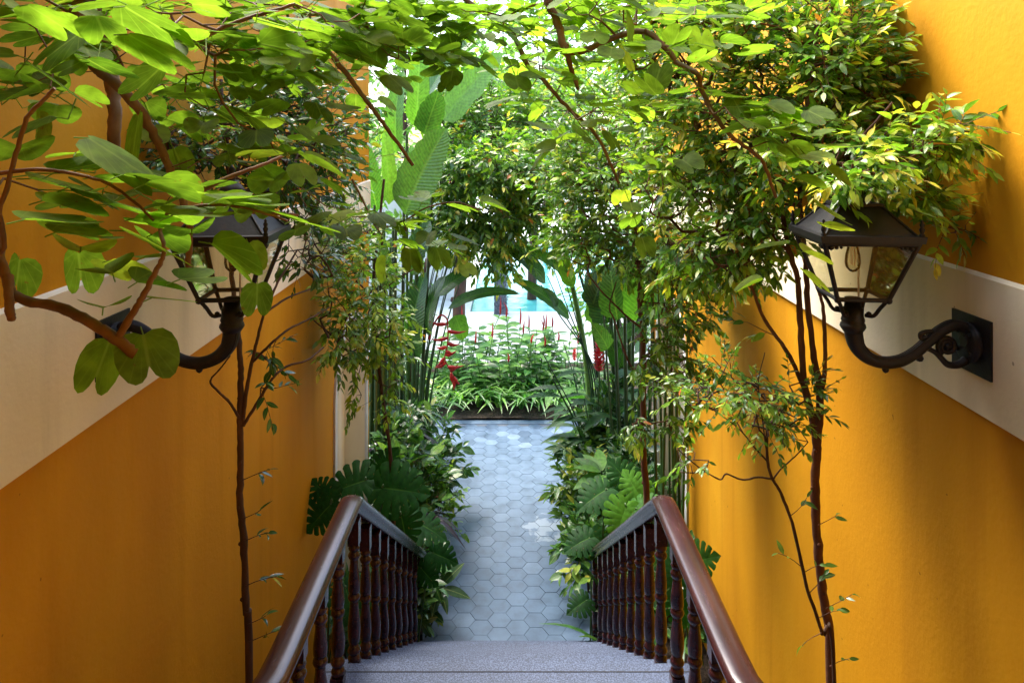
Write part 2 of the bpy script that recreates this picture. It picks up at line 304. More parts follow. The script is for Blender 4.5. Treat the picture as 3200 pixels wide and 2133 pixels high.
# pool terrace, pool
g = MB(); box(g, (-40, 13.95, -.3), (40, 18.2, .12)); box(g, (-40, 30, -.3), (40, 60, .12)); box(g, (-40, 18.2, -.3), (-1.0, 30, .12)); struct('pool_terrace', g, WHITE)
wm = mat('pool_water', (.16, .62, .66), .08, spec=.5); wm, wb = noisy(wm, [(.3, (.05, .34, .38)), (.7, (.12, .50, .54))], 1.2, 4, (1, 1, 1), .5, 3, .03)
g = MB(); g.add([(-.98, 18.2, .04), (40, 18.2, .04), (40, 30, .04), (-.98, 30, .04)], [np.array([[0, 1, 2, 3]])]); struct('pool_water', g, wm)

# ------------------------------------------------------------------ side walls with cream band and arched recess
def side_wall(sgn, Xw, a0, a1, yend, label):
    root = empty('ochre_wall', (sgn*Xw, 0, 0), label, 'wall')
    ztop = 6.5; spring = 2.22; r = (a1-a0)/2; yc = (a0+a1)/2
    arc = [(a0, 0.)]+[(yc-r*math.cos(t), spring+r*math.sin(t)) for t in np.linspace(0, math.pi, 25)]+[(a1, 0.)]
    m = MB(); x = sgn*Xw; xo = sgn*(Xw+.22)
    def q(y0, z0, y1, z1, y2, z2, y3, z3): m.add([(x, y0, z0), (x, y1, z1), (x, y2, z2), (x, y3, z3)], [np.array([[0, 1, 2, 3]])])
    q(-1.2, 0, a0, 0, a0, ztop, -1.2, ztop); q(a1, 0, yend, 0, yend, ztop, a1, ztop)
    for (ya, za), (yb, zb) in zip(arc[1:-1], arc[2:-1]): q(ya, za, yb, zb, yb, ztop, ya, ztop)
    box(m, (min(xo, xo+sgn*.2), -1.2, -.05), (max(xo, xo+sgn*.2), yend, ztop))
    m.add([(x, yend, 0), (xo, yend, 0), (xo, yend, ztop), (x, yend, ztop)], [np.array([[0, 1, 2, 3]])])
    m.add([(x, -1.2, ztop), (x, yend, ztop), (xo, yend, ztop), (xo, -1.2, ztop)], [np.array([[0, 1, 2, 3]])])
    m.build('wall_face', OCHRE, root, False)
    m = MB()
    for (ya, za), (yb, zb) in zip(arc[:-1], arc[1:]): m.add([(x, ya, za), (x, yb, zb), (xo, yb, zb), (xo, ya, za)], [np.array([[0, 1, 2, 3]])])
    m.add([(xo-sgn*.004, a0, 0), (xo-sgn*.004, a1, 0), (xo-sgn*.004, a1, spring+r), (xo-sgn*.004, a0, spring+r)], [np.array([[0, 1, 2, 3]])])
    m.build('recess_lining', CREAM, root, False)
    m = MB(); ar = np.array(arc); nn = []
    for (y, z) in arc: nn.append((0 if z < spring else 0, 0))
    out = []
    for (y, z) in arc:
        if z <= spring: out.append((y+(-.08 if y < yc else .08), z))
        else: out.append((yc+(y-yc)*(r+.08)/r, spring+(z-spring)*(r+.08)/r))
    x2 = x-sgn*.02
    for k in range(len(arc)-1):
        a, b_, c, d = arc[k], arc[k+1], out[k+1], out[k]
        m.add([(x2, *a), (x2, *b_), (x2, *c), (x2, *d), (x, *a), (x, *b_), (x, *c), (x, *d)], [np.array([[0, 1, 2, 3], [0, 1, 5, 4], [3, 2, 6, 7]])])
    m.build('arch_trim', WHITE, root, False)
    m = MB(); xb = x-sgn*.019
    def bz(y, top): return (4.073 if top else 3.553)+.0188*(y-2.2)
    y0, y1 = -1.2, yend
    V = [(x, y0, bz(y0, 0)), (x, y1, bz(y1, 0)), (x, y1, bz(y1, 1)), (x, y0, bz(y0, 1))]; V += [(xb, b_, c) for a, b_, c in V]
    V[2] = (x, y1, bz(y1, 1)+.012); V[3] = (x, y0, bz(y0, 1)+.012)
    m.add(V, [np.array([(4, 5, 6, 7), (0, 1, 5, 4), (2, 3, 7, 6), (1, 2, 6, 5)])])
    m.build('cream_band', CREAM, root, False)
    return root
side_wall(-1, XL, 6.08, 7.33, 7.55, 'tall ochre wall on the left with a cream band under the leaf shaded lantern')
side_wall(1, XR, 6.87, 8.13, 8.4, 'tall ochre wall on the right with a cream band behind the uncovered lantern')
# unseen wall added behind the viewer so light comes from ahead and above
m = MB(); box(m, (-6, -1.5, 0), (6, -1.21, 6.6)); o = m.build('added_back_wall', OCHRE, None, False); tag(o, 'unseen ochre wall added behind the viewer to keep light from the back', 'wall')
m = MB(); box(m, (-3.2, -1.2, 6.6), (3.4, 1.0, 6.8)); o = m.build('added_sky_blocker', WHITE, None, False); tag(o, 'unseen white slab added above the viewer to block sky light', 'roof')  # unseen slab added overhead to block sky and darken the near walls

# ================================================================== STAIRCASE
GROOVE = mat('dark_groove', (.02, .022, .03), .9)
def nos(n): return 6.03-.291*(n-1), .1988*n
st = empty('stone_staircase', (0, 6.03, 0), 'grey blue granite staircase going down between two dark wooden balustrades', 'staircase')
for n in range(1, 10):
    y, z = nos(n); m = MB(); ya = nos(n+1)[0]-.03
    box(m, (-.92, ya, z-.045), (.92, y, z)); box(m, (-.90, ya-.05, z-.1988), (.90, y-.025, z-.046))
    m.build('step', GRANITE, st, False)
    if n > 1: m = MB(); box(m, (-.915, y-.052, z-.001), (.915, y-.044, z+.0015)); m.build('nosing_groove', GROOVE, st, False)
m = MB(); y, z = nos(10); box(m, (-.915, y-.058, z-.001), (.915, y-.052, z+.0015)); m.build('nosing_groove', GROOVE, st, False)
m = MB(); box(m, (-.92, .3, z-.05), (.92, y, z)); box(m, (-.90, .35, 0), (.90, y-.025, z-.051)); box(m, (-1.53, .3, z-.052), (-.921, 2.2, z-.002)); box(m, (.921, .3, z-.052), (1.79, 2.2, z-.002)); m.build('landing', GRANITE, st, False)
RX = .815
def rail_z(y): return .79+(6.38-y)*.6964
ZL = rail_z(3.575)
def railpath(sg):
    pts = [(6.40, rail_z(6.40))]+[(y, rail_z(y)) for y in np.linspace(6.2, 3.68, 10)]
    b = [(3.64, rail_z(3.64)), (3.60, ZL-.016), (3.56, ZL-.004), (3.50, ZL)]
    pts += b+[(y, ZL) for y in (3.3, 3.0, 2.75, 2.5)]
    out = [(sg*RX, y, z) for y, z in pts]; r = .34
    for t in np.linspace(.15, math.pi/2, 9): out.append((sg*(RX+r-r*math.cos(t)), 2.42-r*math.sin(t), ZL))
    out += [(sg*1.3, 2.08, ZL), (sg*1.52, 2.08, ZL)]
    return np.array(out)
prof = [(-.028, -.075), (-.036, -.062), (-.036, -.05), (-.052, -.042), (-.058, -.032), (-.058, -.02), (-.050, -.007), (-.036, -.001), (-.018, .003), (0, .004)]
prof = prof+[(-a, b) for a, b in prof[-2::-1]]
def balustrade(sg, label):
    root = empty('balustrade', (sg*RX, 6.4, 0), label, 'balustrade', 'dark wooden balustrades of the stairs')
    pp = railpath(sg); t = nrm(np.gradient(pp, axis=0)); side = nrm(np.cross(t, [0, 0, 1.])); up = np.cross(side, t)
    # keep plan width constant through corner
    m = MB(); k = len(prof); V = pp[:, None]+side[:, None]*np.array([a for a, b in prof])[None, :, None]+up[:, None]*np.array([b for a, b in prof])[None, :, None]
    i = np.arange(len(pp)-1)[:, None]*k; j = np.arange(k)[None]; kk = (j+1) % k
    m.add(V.reshape(-1, 3), [np.stack([i+j, i+kk, i+k+kk, i+k+j], -1).reshape(-1, 4)]); m.add(V[0], [np.arange(k)]); m.add(V[-1], [np.arange(k)[::-1]])
    m.build('handrail', WOOD, root)
    def bal(h):
        hb, ht = .045, .13*h/.8; m = MB(); H = h
        pr = [(.024, hb), (.030, hb+.006), (.033, .062), (.030, .075), (.022, .082), (.021, .088), (.029, .094), (.034, .106), (.030, .120), (.022, .127), (.023, .135)]
        lo, hi = .135, H*.455
        for q in np.linspace(0, 1, 12): pr.append((.0225+.0105*math.sin(math.pi*min(1, q*1.15)**.75 if q < .87 else math.pi)*(1) , lo+(hi-lo)*q))
        pr += [(.020, hi+.004), (.029, hi+.012), (.033, hi+.024), (.030, hi+.036), (.021, hi+.044), (.024, hi+.05)]
        lo = hi+.05; hi2 = H-ht-.085
        for q in np.linspace(0, 1, 12): pr.append((.0215+.0095*math.sin(math.pi*(min(1., q+.12))**.62), lo+(hi2-lo)*q))
        pr += [(.019, hi2+.004), (.028, hi2+.012), (.033, hi2+.026), (.028, hi2+.038), (.020, hi2+.045), (.020, hi2+.05), (.028, hi2+.056), (.031, hi2+.066), (.026, hi2+.078), (.024, H-ht)]
        lathe(m, pr, 16)
        box(m, (-.031, -.031, 0), (.031, .031, hb)); box(m, (-.029, -.029, H-ht), (.029, .029, H)); return m
    first = None; first2 = None
    def put(y, z, h, name):
        nonlocal first, first2
        slope = y > 3.5
        src = first if slope else first2
        if src is None:
            o = bal(h).build(name, WOOD, None); o.parent = root
            # flat shade the square blocks
            me = o.data; pol = len(me.polygons)
            for p_ in me.polygons:
                if len(p_.vertices) == 4 and p_.index >= pol-12: p_.use_smooth = False
            if slope: first = o
            else: first2 = o
        else:
            o = src.copy(); C.objects.link(o); o.parent = root
        o.location = (sg*RX-sg*RX, y-6.4, z); o.rotation_euler = (0, 0, 0)
        return o
    put(6.33, 0, .80, 'baluster')
    for n in range(1, 10):
        y, z = nos(n); put(y-.075, z, .82, 'baluster')
    zt = nos(10)[1]
    for y in (3.28, 2.97, 2.66, 2.40): put(y, zt, ZL-zt-.05, 'baluster')
    for a, y in ((.17, 2.16), (.42, 2.08)):
        o = first2.copy(); C.objects.link(o); o.parent = root; o.location = (sg*a, y-6.4, zt)
    return root
balustrade(-1, 'dark wooden balustrade on the left side of the granite steps')
balustrade(1, 'dark wooden balustrade on the right side of the granite steps')

# ================================================================== WALL LANTERNS (built in px-plane of the wall bracket)
def lantern(sg, Xw, label):
    k = 2/3; cc = np.array([0, 0, EYE]); Xw = Xw/k
    root = empty('wall_lantern', tuple(cc+(np.array([sg*Xw, 3.92, 3.435])-cc)*k), label, 'lantern', 'black iron lanterns on the cream wall bands')
    MB.scale = (cc, k)
    Xc = Xw-.72; xw = Xw-.03   # distance of the lantern from the centre; band face
    def T(a): return np.array([sg*a[0], 3.92+a[1], a[2]])       # local x measured outward from the centre plane
    def fix(m):
        return m
    D0 = 3.92
    # plate and disc
    m = MB(); box(m, (min(sg*(xw-.012), sg*xw), D0-.165, 3.27), (max(sg*(xw-.012), sg*xw), D0+.165, 3.60)); m.build('wall_plate', IRON, root, False)
    m = MB(); an = np.linspace(0, 2*math.pi, 29)[:-1]
    for (ra, rb, xa, xb) in ((.11, .115, xw-.012, xw-.04), (.095, .09, xw-.04, xw-.05)):
        A = np.stack([np.full(28, sg*xa), D0+ra*np.cos(an), 3.445+ra*np.sin(an)], 1); B = A.copy(); B[:, 0] = sg*xb; B[:, 1] = D0+rb*np.cos(an); B[:, 2] = 3.445+rb*np.sin(an)
        k = np.arange(28); m.add(np.vstack([A, B]), [np.stack([k, (k+1) % 28, (k+1) % 28+28, k+28], 1), np.arange(28)+28])
    for q in range(4):
        a = q*math.pi/2+.78; tube(m, [(sg*(xw-.05), D0+.075*math.cos(a), 3.445+.075*math.sin(a)), (sg*(xw-.062), D0+.075*math.cos(a), 3.445+.075*math.sin(a))], .011, 8)
    m.build('wall_disc', IRON, root)
    # bracket arm
    m = MB()
    def A(pts): return np.array([(sg*(x-2.7+Xw), D0, z) for x, z in pts])
    arm = smooth_path(A([(1.983, 3.535), (1.990, 3.47), (2.012, 3.41), (2.075, 3.352), (2.165, 3.325), (2.262, 3.338), (2.345, 3.385), (2.415, 3.445), (2.485, 3.505), (2.560, 3.540), (2.625, 3.525), (2.662, 3.465)]), 6)
    rr = np.interp(np.linspace(0, 1, len(arm)), [0, .12, .3, .55, .8, 1], [.050, .046, .036, .031, .032, .030]); tube(m, arm, rr, 12)
    for off in (-.55, .55):                                    # raised ribs along the arm
        t, u, v = frame_along(arm); tube(m, arm+v*(rr*.95)[:, None]*off+u*(rr*.78)[:, None], .006, 6)
    low = smooth_path(A([(2.662, 3.465), (2.665, 3.41), (2.64, 3.350), (2.59, 3.315), (2.53, 3.315), (2.49, 3.352), (2.455, 3.385), (2.41, 3.405), (2.375, 3.395), (2.36, 3.365)]), 6)
    tube(m, low, np.interp(np.linspace(0, 1, len(low)), [0, .3, .6, .9, 1], [.030, .022, .016, .011, .018]), 10)
    lathe(m, [(.001, -.022), (.016, -.016), (.023, 0), (.016, .016), (.001, .022)], 12, (sg*(2.365-2.7+Xw), D0, 3.352))
    th = np.linspace(0, 4.2*math.pi, 60); rs = np.linspace(.056, .010, 60); cx, cz = 2.525, 3.420
    sp = A([(cx+r_*math.cos(-t-2.2), cz+r_*math.sin(-t-2.2)) for t, r_ in zip(th, rs)]); tube(m, sp, np.linspace(.015, .010, 60), 8)
    lathe(m, [(.001, -.02), (.017, -.012), (.021, 0), (.017, .012), (.001, .02)], 12, (sg*(cx-2.7+Xw), D0, cz))
    sc = smooth_path(A([(2.40, 3.475), (2.375, 3.465), (2.372, 3.49), (2.40, 3.502), (2.44, 3.505)]), 5); tube(m, sc, .013, 8)
    lathe(m, [(.001, -.02), (.014, -.012), (.02, 0), (.012, .02), (.001, .026)], 10, (sg*(2.17-2.7+Xw), D0, 3.285))
    xe = sg*(2.645-2.7+Xw); tube(m, [(sg*(xw-.055), D0, 3.45), (sg*(xw-.02), D0, 3.45)], [.034, .05], 14)
    m.build('bracket_arm', IRON, root)
    # cup under the lantern
    c = (sg*(1.983-2.7+Xw), D0, 0)
    m = MB(); lathe(m, [(.047, 3.50), (.062, 3.52), (.070, 3.535), (.066, 3.55), (.058, 3.56), (.064, 3.572), (.060, 3.585), (.056, 3.60), (.058, 3.64), (.046, 3.645), (.044, 3.70), (.001, 3.70)], 20, c); m.build('cup', IRON, root)
    # rotated lantern body
    rot = sg*R(-5); cr, sr = math.cos(rot), math.sin(rot)
    def RT(V):
        V = np.asarray(V, float).reshape(-1, 3); o = V.copy(); o[:, 0] = c[0]+V[:, 0]*cr-V[:, 1]*sr; o[:, 1] = c[1]+V[:, 0]*sr+V[:, 1]*cr; return o
    zb, ze, hb, he = 3.715, 4.05, .136, .246
    cor = [(-1, -1), (1, -1), (1, 1), (-1, 1)]
    m = MB()
    for a, b in cor:
        P0 = RT([(a*hb, b*hb, zb)])[0]; P1 = RT([(a*he, b*he, ze)])[0]; tube(m, [P0, P1], [.013, .015], 6)
    for k in range(4):
        a, b = cor[k], cor[(k+1) % 4]
        for hh, zz, r_ in ((hb, zb, .013), (he, ze-.01, .014)):
            tube(m, RT([(a[0]*hh, a[1]*hh, zz), (b[0]*hh, b[1]*hh, zz)]), r_, 6)
        for q in (0, 1):                                       # corner scrolls under the eave
            e = (a, b)[q]; f = (b, a)[q]; base = np.array([e[0]*he*.97, e[1]*he*.97, ze-.03]); dr = nrm(np.array([f[0]-e[0], f[1]-e[1], 0.]))
            for d_, rr_ in ((.03, .017), (.058, .013), (.082, .009)):
                p = RT([base+dr*d_])[0]; lathe(m, [(.001, -rr_), (rr_*.75, -rr_*.6), (rr_, 0), (rr_*.75, rr_*.6), (.001, rr_)], 8, p)
    for a, b in cor:                                           # cradle legs from the bottom corners to the cup
        p = smooth_path(RT([(a*hb, b*hb, zb+.005), (a*.105, b*.105, zb-.05), (a*.08, b*.08, zb-.10), (a*.048, b*.048, zb-.105)]), 4); tube(m, p, .011, 7)
        q = RT([(a*hb, b*hb, zb)])[0]; lathe(m, [(.001, -.022), (.016, -.014), (.02, 0), (.016, .014), (.001, .022)], 8, q)
        q = RT([(a*.062, b*.062, zb-.095)])[0]; lathe(m, [(.001, -.016), (.013, -.010), (.016, 0), (.013, .010), (.001, .016)], 8, q)
    m.build('frame', IRON, root)
    # eave + roof
    m = MB()
    def ring(h0, z0, h1, z1):
        V = [(a*h0, b*h0, z0) for a, b in cor]+[(a*h1, b*h1, z1) for a, b in cor]; k = np.arange(4)
        m.add(RT(V), [np.stack([k, (k+1) % 4, (k+1) % 4+4, k+4], 1)])
    for a in ((he-.02, ze-.004, he+.022, ze-.004), (he+.022, ze-.004, he+.028, ze+.034), (he+.028, ze+.034, he-.012, ze+.036), (he-.012, ze+.036, .112, ze+.178), (.112, ze+.178, .120, ze+.182), (.120, ze+.182, .118, ze+.198), (.118, ze+.198, .0, ze+.2), (he-.02, ze-.004, .10, ze+.15)): ring(*a)
    m.build('roof', IRON, root, False)
    m = MB()
    for k in range(4):                                         # hip ribs
        a, b = cor[k]; tube(m, RT([(a*(he-.01), b*(he-.01), ze+.036), (a*.113, b*.113, ze+.18)]), .008, 6)
    q = RT([(0, 0, 0)])[0]
    lathe(m, [(.088, ze+.199), (.092, ze+.215), (.082, ze+.235), (.070, ze+.25), (.074, ze+.262), (.055, ze+.29), (.03, ze+.315), (.018, ze+.33), (.026, ze+.345), (.014, ze+.37), (.02, ze+.385), (.001, ze+.41)], 18, (q[0], q[1], 0)); m.build('roof_cap', IRON, root)
    for a, b in cor:
        q = RT([(a*(he+.008), b*(he+.008), 0)])[0]; m = MB()
        lathe(m, [(.014, 0), (.014, .012), (.008, .018), (.013, .03), (.015, .04), (.008, .05), (.012, .058), (.013, .066), (.006, .074), (.009, .082), (.001, .092)], 10, (q[0], q[1], ze+.034)); m.build('finial', IRON, root)
    for k in range(4):
        a, b = cor[k], cor[(k+1) % 4]; m = MB()
        m.add(RT([(a[0]*hb, a[1]*hb, zb), (b[0]*hb, b[1]*hb, zb), (b[0]*he, b[1]*he, ze-.01), (a[0]*he, a[1]*he, ze-.01)]), [np.array([[0, 1, 2, 3]])]); m.build('glass_pane', PANE, root, False)
    q = RT([(0, 0, 0)])[0]
    m = MB(); lathe(m, [(.001, 3.845), (.018, 3.85), (.036, 3.87), (.043, 3.90), (.040, 3.94), (.030, 3.985), (.02, 4.02), (.018, 4.05)], 18, (q[0], q[1], 0)); bu = m.build('bulb', PANE, root)
    m = MB()
    for k in range(5):
        a = k*1.257; tube(m, [(q[0]+.006*math.cos(a), q[1]+.006*math.sin(a), 4.0), (q[0]+.016*math.cos(a), q[1]+.016*math.sin(a), 3.93), (q[0]+.01*math.cos(a), q[1]+.01*math.sin(a), 3.885)], .0012, 4)
    m.build('filament', COPPER, bu)
    m = MB(); lathe(m, [(.02, 4.03), (.022, 4.05), (.022, 4.10)], 12, (q[0], q[1], 0)); box(m, tuple(RT([(-.03, -.03, 0)])[0][:2])+(4.1,), tuple(RT([(-.03, -.03, 0)])[0][:2]+.06)+(4.2,)); m.build('lamp_socket', IRON, root)
    m = MB(); e = RT([(.04, .02, 0), (.04, .02, 0)]); e[0][2] = 3.70; e[1][2] = 4.13; tube(m, e, .006, 8); m.build('support_rod', mat('steel_rod', (.5, .5, .48), .3, 1), root); MB.scale = None
lantern(-1, XL, 'black wall lantern on the left, its roof and glass crossed by overhanging leaves and twigs')
lantern(1, XR, 'black wall lantern on the right with clear glass and a scrolled arm in full view')

# ================================================================== VEGETATION: leaf templates (base at origin, along +Y, face up +Z)
def tpl_lance(wd=.34, fold=.10, droop=.12, n=4):
    ts = np.linspace(0, 1, n+1); V = []; U = []
    wf = lambda t: wd*.5*(math.sin(math.pi*min(1, t**.8*1.0))**.85 if 0 < t < 1 else 0)
    V.append((0, 0, 0)); U.append((0, 0, 0))
    for t in ts[1:-1]:
        z = -droop*t*t
        for sx in (-1, 0, 1): V.append((sx*wf(t), t, z+abs(sx)*fold*wf(t)*1.6)); U.append((sx*wf(t)/wd*2, t, 0))
    V.append((0, 1, -droop)); U.append((0, 1, 0))
    q = []; tr = [(0, 2, 1), (0, 3, 2)]
    for i in range(n-2):
        a = 1+i*3; q += [(a, a+1, a+4, a+3), (a+1, a+2, a+5, a+4)]
    a = 1+(n-2)*3; e = len(V)-1; tr += [(a, a+1, e), (a+1, a+2, e)]
    return np.array(V), [np.array(q), np.array(tr)], np.array(U)
def tpl_bilobe(fold=.12, droop=.08, notch=.60):
    out = [(0, 0), (.16, -.055), (.33, -.03), (.46, .09), (.525, .26), (.53, .45), (.48, .66), (.38, .83), (.27, .90), (.16, .87), (.07, .77)]
    V = []; U = []; F3 = []
    mids = [(0, 0), (0, .15), (0, .3), (0, .45), (0, notch)]
    for x, y in mids: V.append((x, y, -droop*y)); U.append((x, y, 0))
    mi = [0, 0, 0, 1, 1, 2, 3, 3, 4, 4, 4]; F4 = []
    for sx in (-1, 1):
        b = len(V)
        for x, y in out[1:]:
            V.append((sx*x, y, fold*x*(1.1-y*.5)-droop*y*y*1.6-.10*x*x)); U.append((sx*x*2, y, 0))
        ids = [0]+list(range(b, b+10))
        for k in range(0, 10):
            a, c = ids[k], ids[k+1]; ma, mc = mi[k], mi[k+1]
            if k == 0: continue
            f = (ma, a, c) if ma == mc else (ma, a, c, mc)
            if ma == mc: F3.append(f if sx > 0 else f[::-1])
            else: F4.append(f if sx > 0 else f[::-1])
    return np.array(V), [np.array(F3), np.array(F4)], np.array(U)
T_LANCE = tpl_lance(); T_MIX = tpl_lance(.44, .22, .30, 5); T_OVAL = tpl_lance(.52, .08, .10, 5); T_NARROW = tpl_lance(.2, .12, .3, 5); T_BI = []
for a_ in ((.10, .05, .60), (.42, .14, .54), (-.10, .20, .64), (.22, -.12, .58)):
    t_ = tpl_bilobe(*a_); t_[0][:, 0] *= .92; t_[0][:, 1] *= 1.1; T_BI.append(t_)

def basis(d, n):
    """columns: side, direction, normal"""
    d = nrm(d); n = n-d*np.sum(n*d, -1, keepdims=True); n = nrm(n); sd_ = np.cross(d, n); return np.stack([sd_, d, n], -1)
def rnd(n, s=1.): return rng.normal(0, s, (n, 3))

def grow(polys, targets, seg=.11, wig=.06, up=.5):
    """connect every target to the nearest limb; polys: list of point arrays (each begins on the one before or at the root)"""
    pos = []; par = []
    for p_ in polys:
        d = np.linalg.norm(np.diff(p_, axis=0), axis=1); m = max(2, int(d.sum()/seg)); cs = np.concatenate([[0], np.cumsum(d)])
        q = np.stack([np.interp(np.linspace(0, cs[-1], m), cs, p_[:, k]) for k in range(3)], 1)
        if pos:
            A = np.array(pos); j = int(np.argmin(np.linalg.norm(A-q[0], axis=1)))
        else: j = -1
        for k, v in enumerate(q): pos.append(v); par.append(j if k == 0 else len(pos)-2)
    n0 = len(pos); cap = n0+len(targets)*14; NP = np.zeros((cap, 3)); NP[:n0] = pos; cnt = n0
    if len(targets):
        d0 = np.min(np.linalg.norm(targets[:, None]-NP[None, :n0], axis=2), axis=1); targets = targets[np.argsort(d0)]
    tips = []
    for t in targets:
        A = NP[:cnt]; df = A-t; c = np.sqrt((df*df).sum(1))+up*np.maximum(0, df[:, 2]); j = int(np.argmin(c)); a = A[j].copy(); L = np.linalg.norm(t-a)
        k = int(min(12, max(1, math.ceil(L/seg)))); b = j; w_ = rnd(1, L*wig)[0]; sag = L*.08
        for i in range(1, k+1):
            f = i/k; v = a+(t-a)*f+w_*math.sin(math.pi*f)+np.array([0, 0, -sag*math.sin(math.pi*f)])+(rnd(1, seg*.09)[0] if i < k else 0)
            NP[cnt] = v; par.append(b); b = cnt; cnt += 1
        tips.append(cnt-1)
    NP = NP[:cnt]; par = np.array(par); load = np.zeros(cnt); load[tips] = 1
    for i in range(cnt-1, -1, -1):
        if par[i] >= 0: load[par[i]] += load[i]
    return NP, par, load, np.array(tips, int), n0
def limbs(mb, NP, par, load, n0, r0=.0018, pw=.42, rmax=.03, segs=5, skip=True):
    i = np.arange(len(NP)); ok = (par >= 0)
    if skip: ok &= (i >= n0)
    i = i[ok]; a = NP[par[i]]; b = NP[i]; r = np.minimum(rmax, r0*np.maximum(load, 1)**pw); ra = np.minimum(r[par[i]], r[i]*1.5); rb = r[i]
    d = nrm(b-a); h = np.where(np.abs(d[:, 2:3]) < .9, np.array([[0, 0, 1.]]), np.array([[1., 0, 0]])); u = nrm(np.cross(d, h)); v = np.cross(d, u)
    an = np.arange(segs)*2*math.pi/segs; c = np.cos(an)[None, :, None]; s_ = np.sin(an)[None, :, None]
    A = a[:, None]+ra[:, None, None]*(u[:, None]*c+v[:, None]*s_); B = (b+d*rb[:, None]*.4)[:, None]+rb[:, None, None]*(u[:, None]*c+v[:, None]*s_)
    V = np.concatenate([A, B], 1); k = np.arange(segs); f = np.stack([k, (k+1) % segs, (k+1) % segs+segs, k+segs], 1)
    mb.add(V.reshape(-1, 3), [(f[None]+(np.arange(len(i))*2*segs)[:, None, None]).reshape(-1, 4)])
def blob_points(blobs, dens=1.):
    out = []; bid = []
    for q, (px, py, D, rx, ry, rd, n) in enumerate(blobs):
        n = int(n*dens); v = nrm(rnd(n))*(rng.random((n, 1))**.42)
        pxs = px+v[:, 0]*rx; pys = py+v[:, 1]*ry; Ds = D+v[:, 2]*rd
        out.append(np.stack([(pxs-1586)/F*Ds, Ds, EYE-(pys-450)/F*Ds], 1)); bid += [q]*n
    return np.concatenate(out)
def twig_leaves(lm, bm, tip, dirn, tpl, L=.22, nl=8, size=.068, sdev=.27, tbase=.4, tspread=.16, tiptint=.3, droop=.35, tilt=.45, tr=.0012):
    """a short twig at every tip with alternate leaves along it and young ones at its end"""
    n = len(tip)
    if n == 0: return
    Ls = L*rng.uniform(.6, 1.3, n); d = nrm(dirn); bend = rnd(n, .25)+np.array([0, 0, -droop*.5])
    tw = np.clip(rng.normal(0, 1, n)*tspread+tbase, 0, 1)
    prev = tip; K = nl
    for k in range(K):
        f = (k+1)/K; c = tip+d*(Ls*f)[:, None]+bend*((Ls*f*f)*.5)[:, None]; t = nrm(c-prev)
        up = np.array([0, 0, 1.])+rnd(n, .25); sd_ = nrm(np.cross(t, up)); sgn = 1 if k % 2 else -1
        ang = .95-.45*f
        ld = nrm(t*math.cos(ang)+sd_*sgn*math.sin(ang)+rnd(n, .22)+np.array([0, 0, -droop*.45])) if k < K-1 else nrm(t+rnd(n, .15)+np.array([0, 0, -droop*.3]))
        nn = np.array([0, 0, 1.])+rnd(n, tilt); Rm = basis(ld, nn)
        sz = size*np.clip(rng.normal(1, sdev, n), .5, 1.6)*(1-.25*f*(k == K-1)); keep = rng.random(n) < .93
        ti = np.clip(tw+tiptint*max(0, f-.45)*rng.uniform(.4, 1.6, n)+rng.normal(0, .06, n), 0, .96); ti = np.where(rng.random(n) < .008, 1., ti)
        alt = keep & (rng.random(n) < .4); keep = keep & ~alt; lm.inst(tpl, c[keep], Rm[keep], sz[keep], ti[keep]); lm.inst(T_MIX, c[alt], Rm[alt], sz[alt]*.9, ti[alt])
        prev = c
    e = tip+d*Ls[:, None]+bend*(Ls*.5)[:, None]; m_ = tip+d*(Ls*.5)[:, None]+bend*(Ls*.125)[:, None]
    pp = np.concatenate([tip, m_, e]); pr = np.concatenate([np.full(n, -1), np.arange(n), np.arange(n)+n]); limbs(bm, pp, pr, np.ones(3*n), 0, tr, skip=False, segs=4)

def trunk(mb, pts, r0, r1, segs=10, knots=True):
    p_ = smooth_path(pts, 7); n = len(p_); r = np.linspace(r0, r1, n)*(1+rng.normal(0, .05, n)); p_ = p_+rng.normal(0, r0*.08, p_.shape); tube(mb, p_, r, segs)
    if knots:
        for k in range(3, n-2, 6):
            a = rng.uniform(0, 6.28); q = p_[k]+np.array([math.cos(a), math.sin(a), .2])*r[k]; lathe(mb, [(.001, -.5*r[k]), (.45*r[k], 0), (.3*r[k], .5*r[k]), (.001, .6*r[k])], 7, q)
    return p_
def scaled(polys, blobs, k):
    cc = np.array([0, 0, EYE]); out = []
    for i, (p_, a, b_) in enumerate(polys):
        q = cc+(p_-cc)*k
        if i == 0: q[0, 2] = 0
        out.append((q, a*k, b_*k))
    return out, [(x, y, D*k, rx, ry, rd*k, n) for x, y, D, rx, ry, rd, n in blobs]
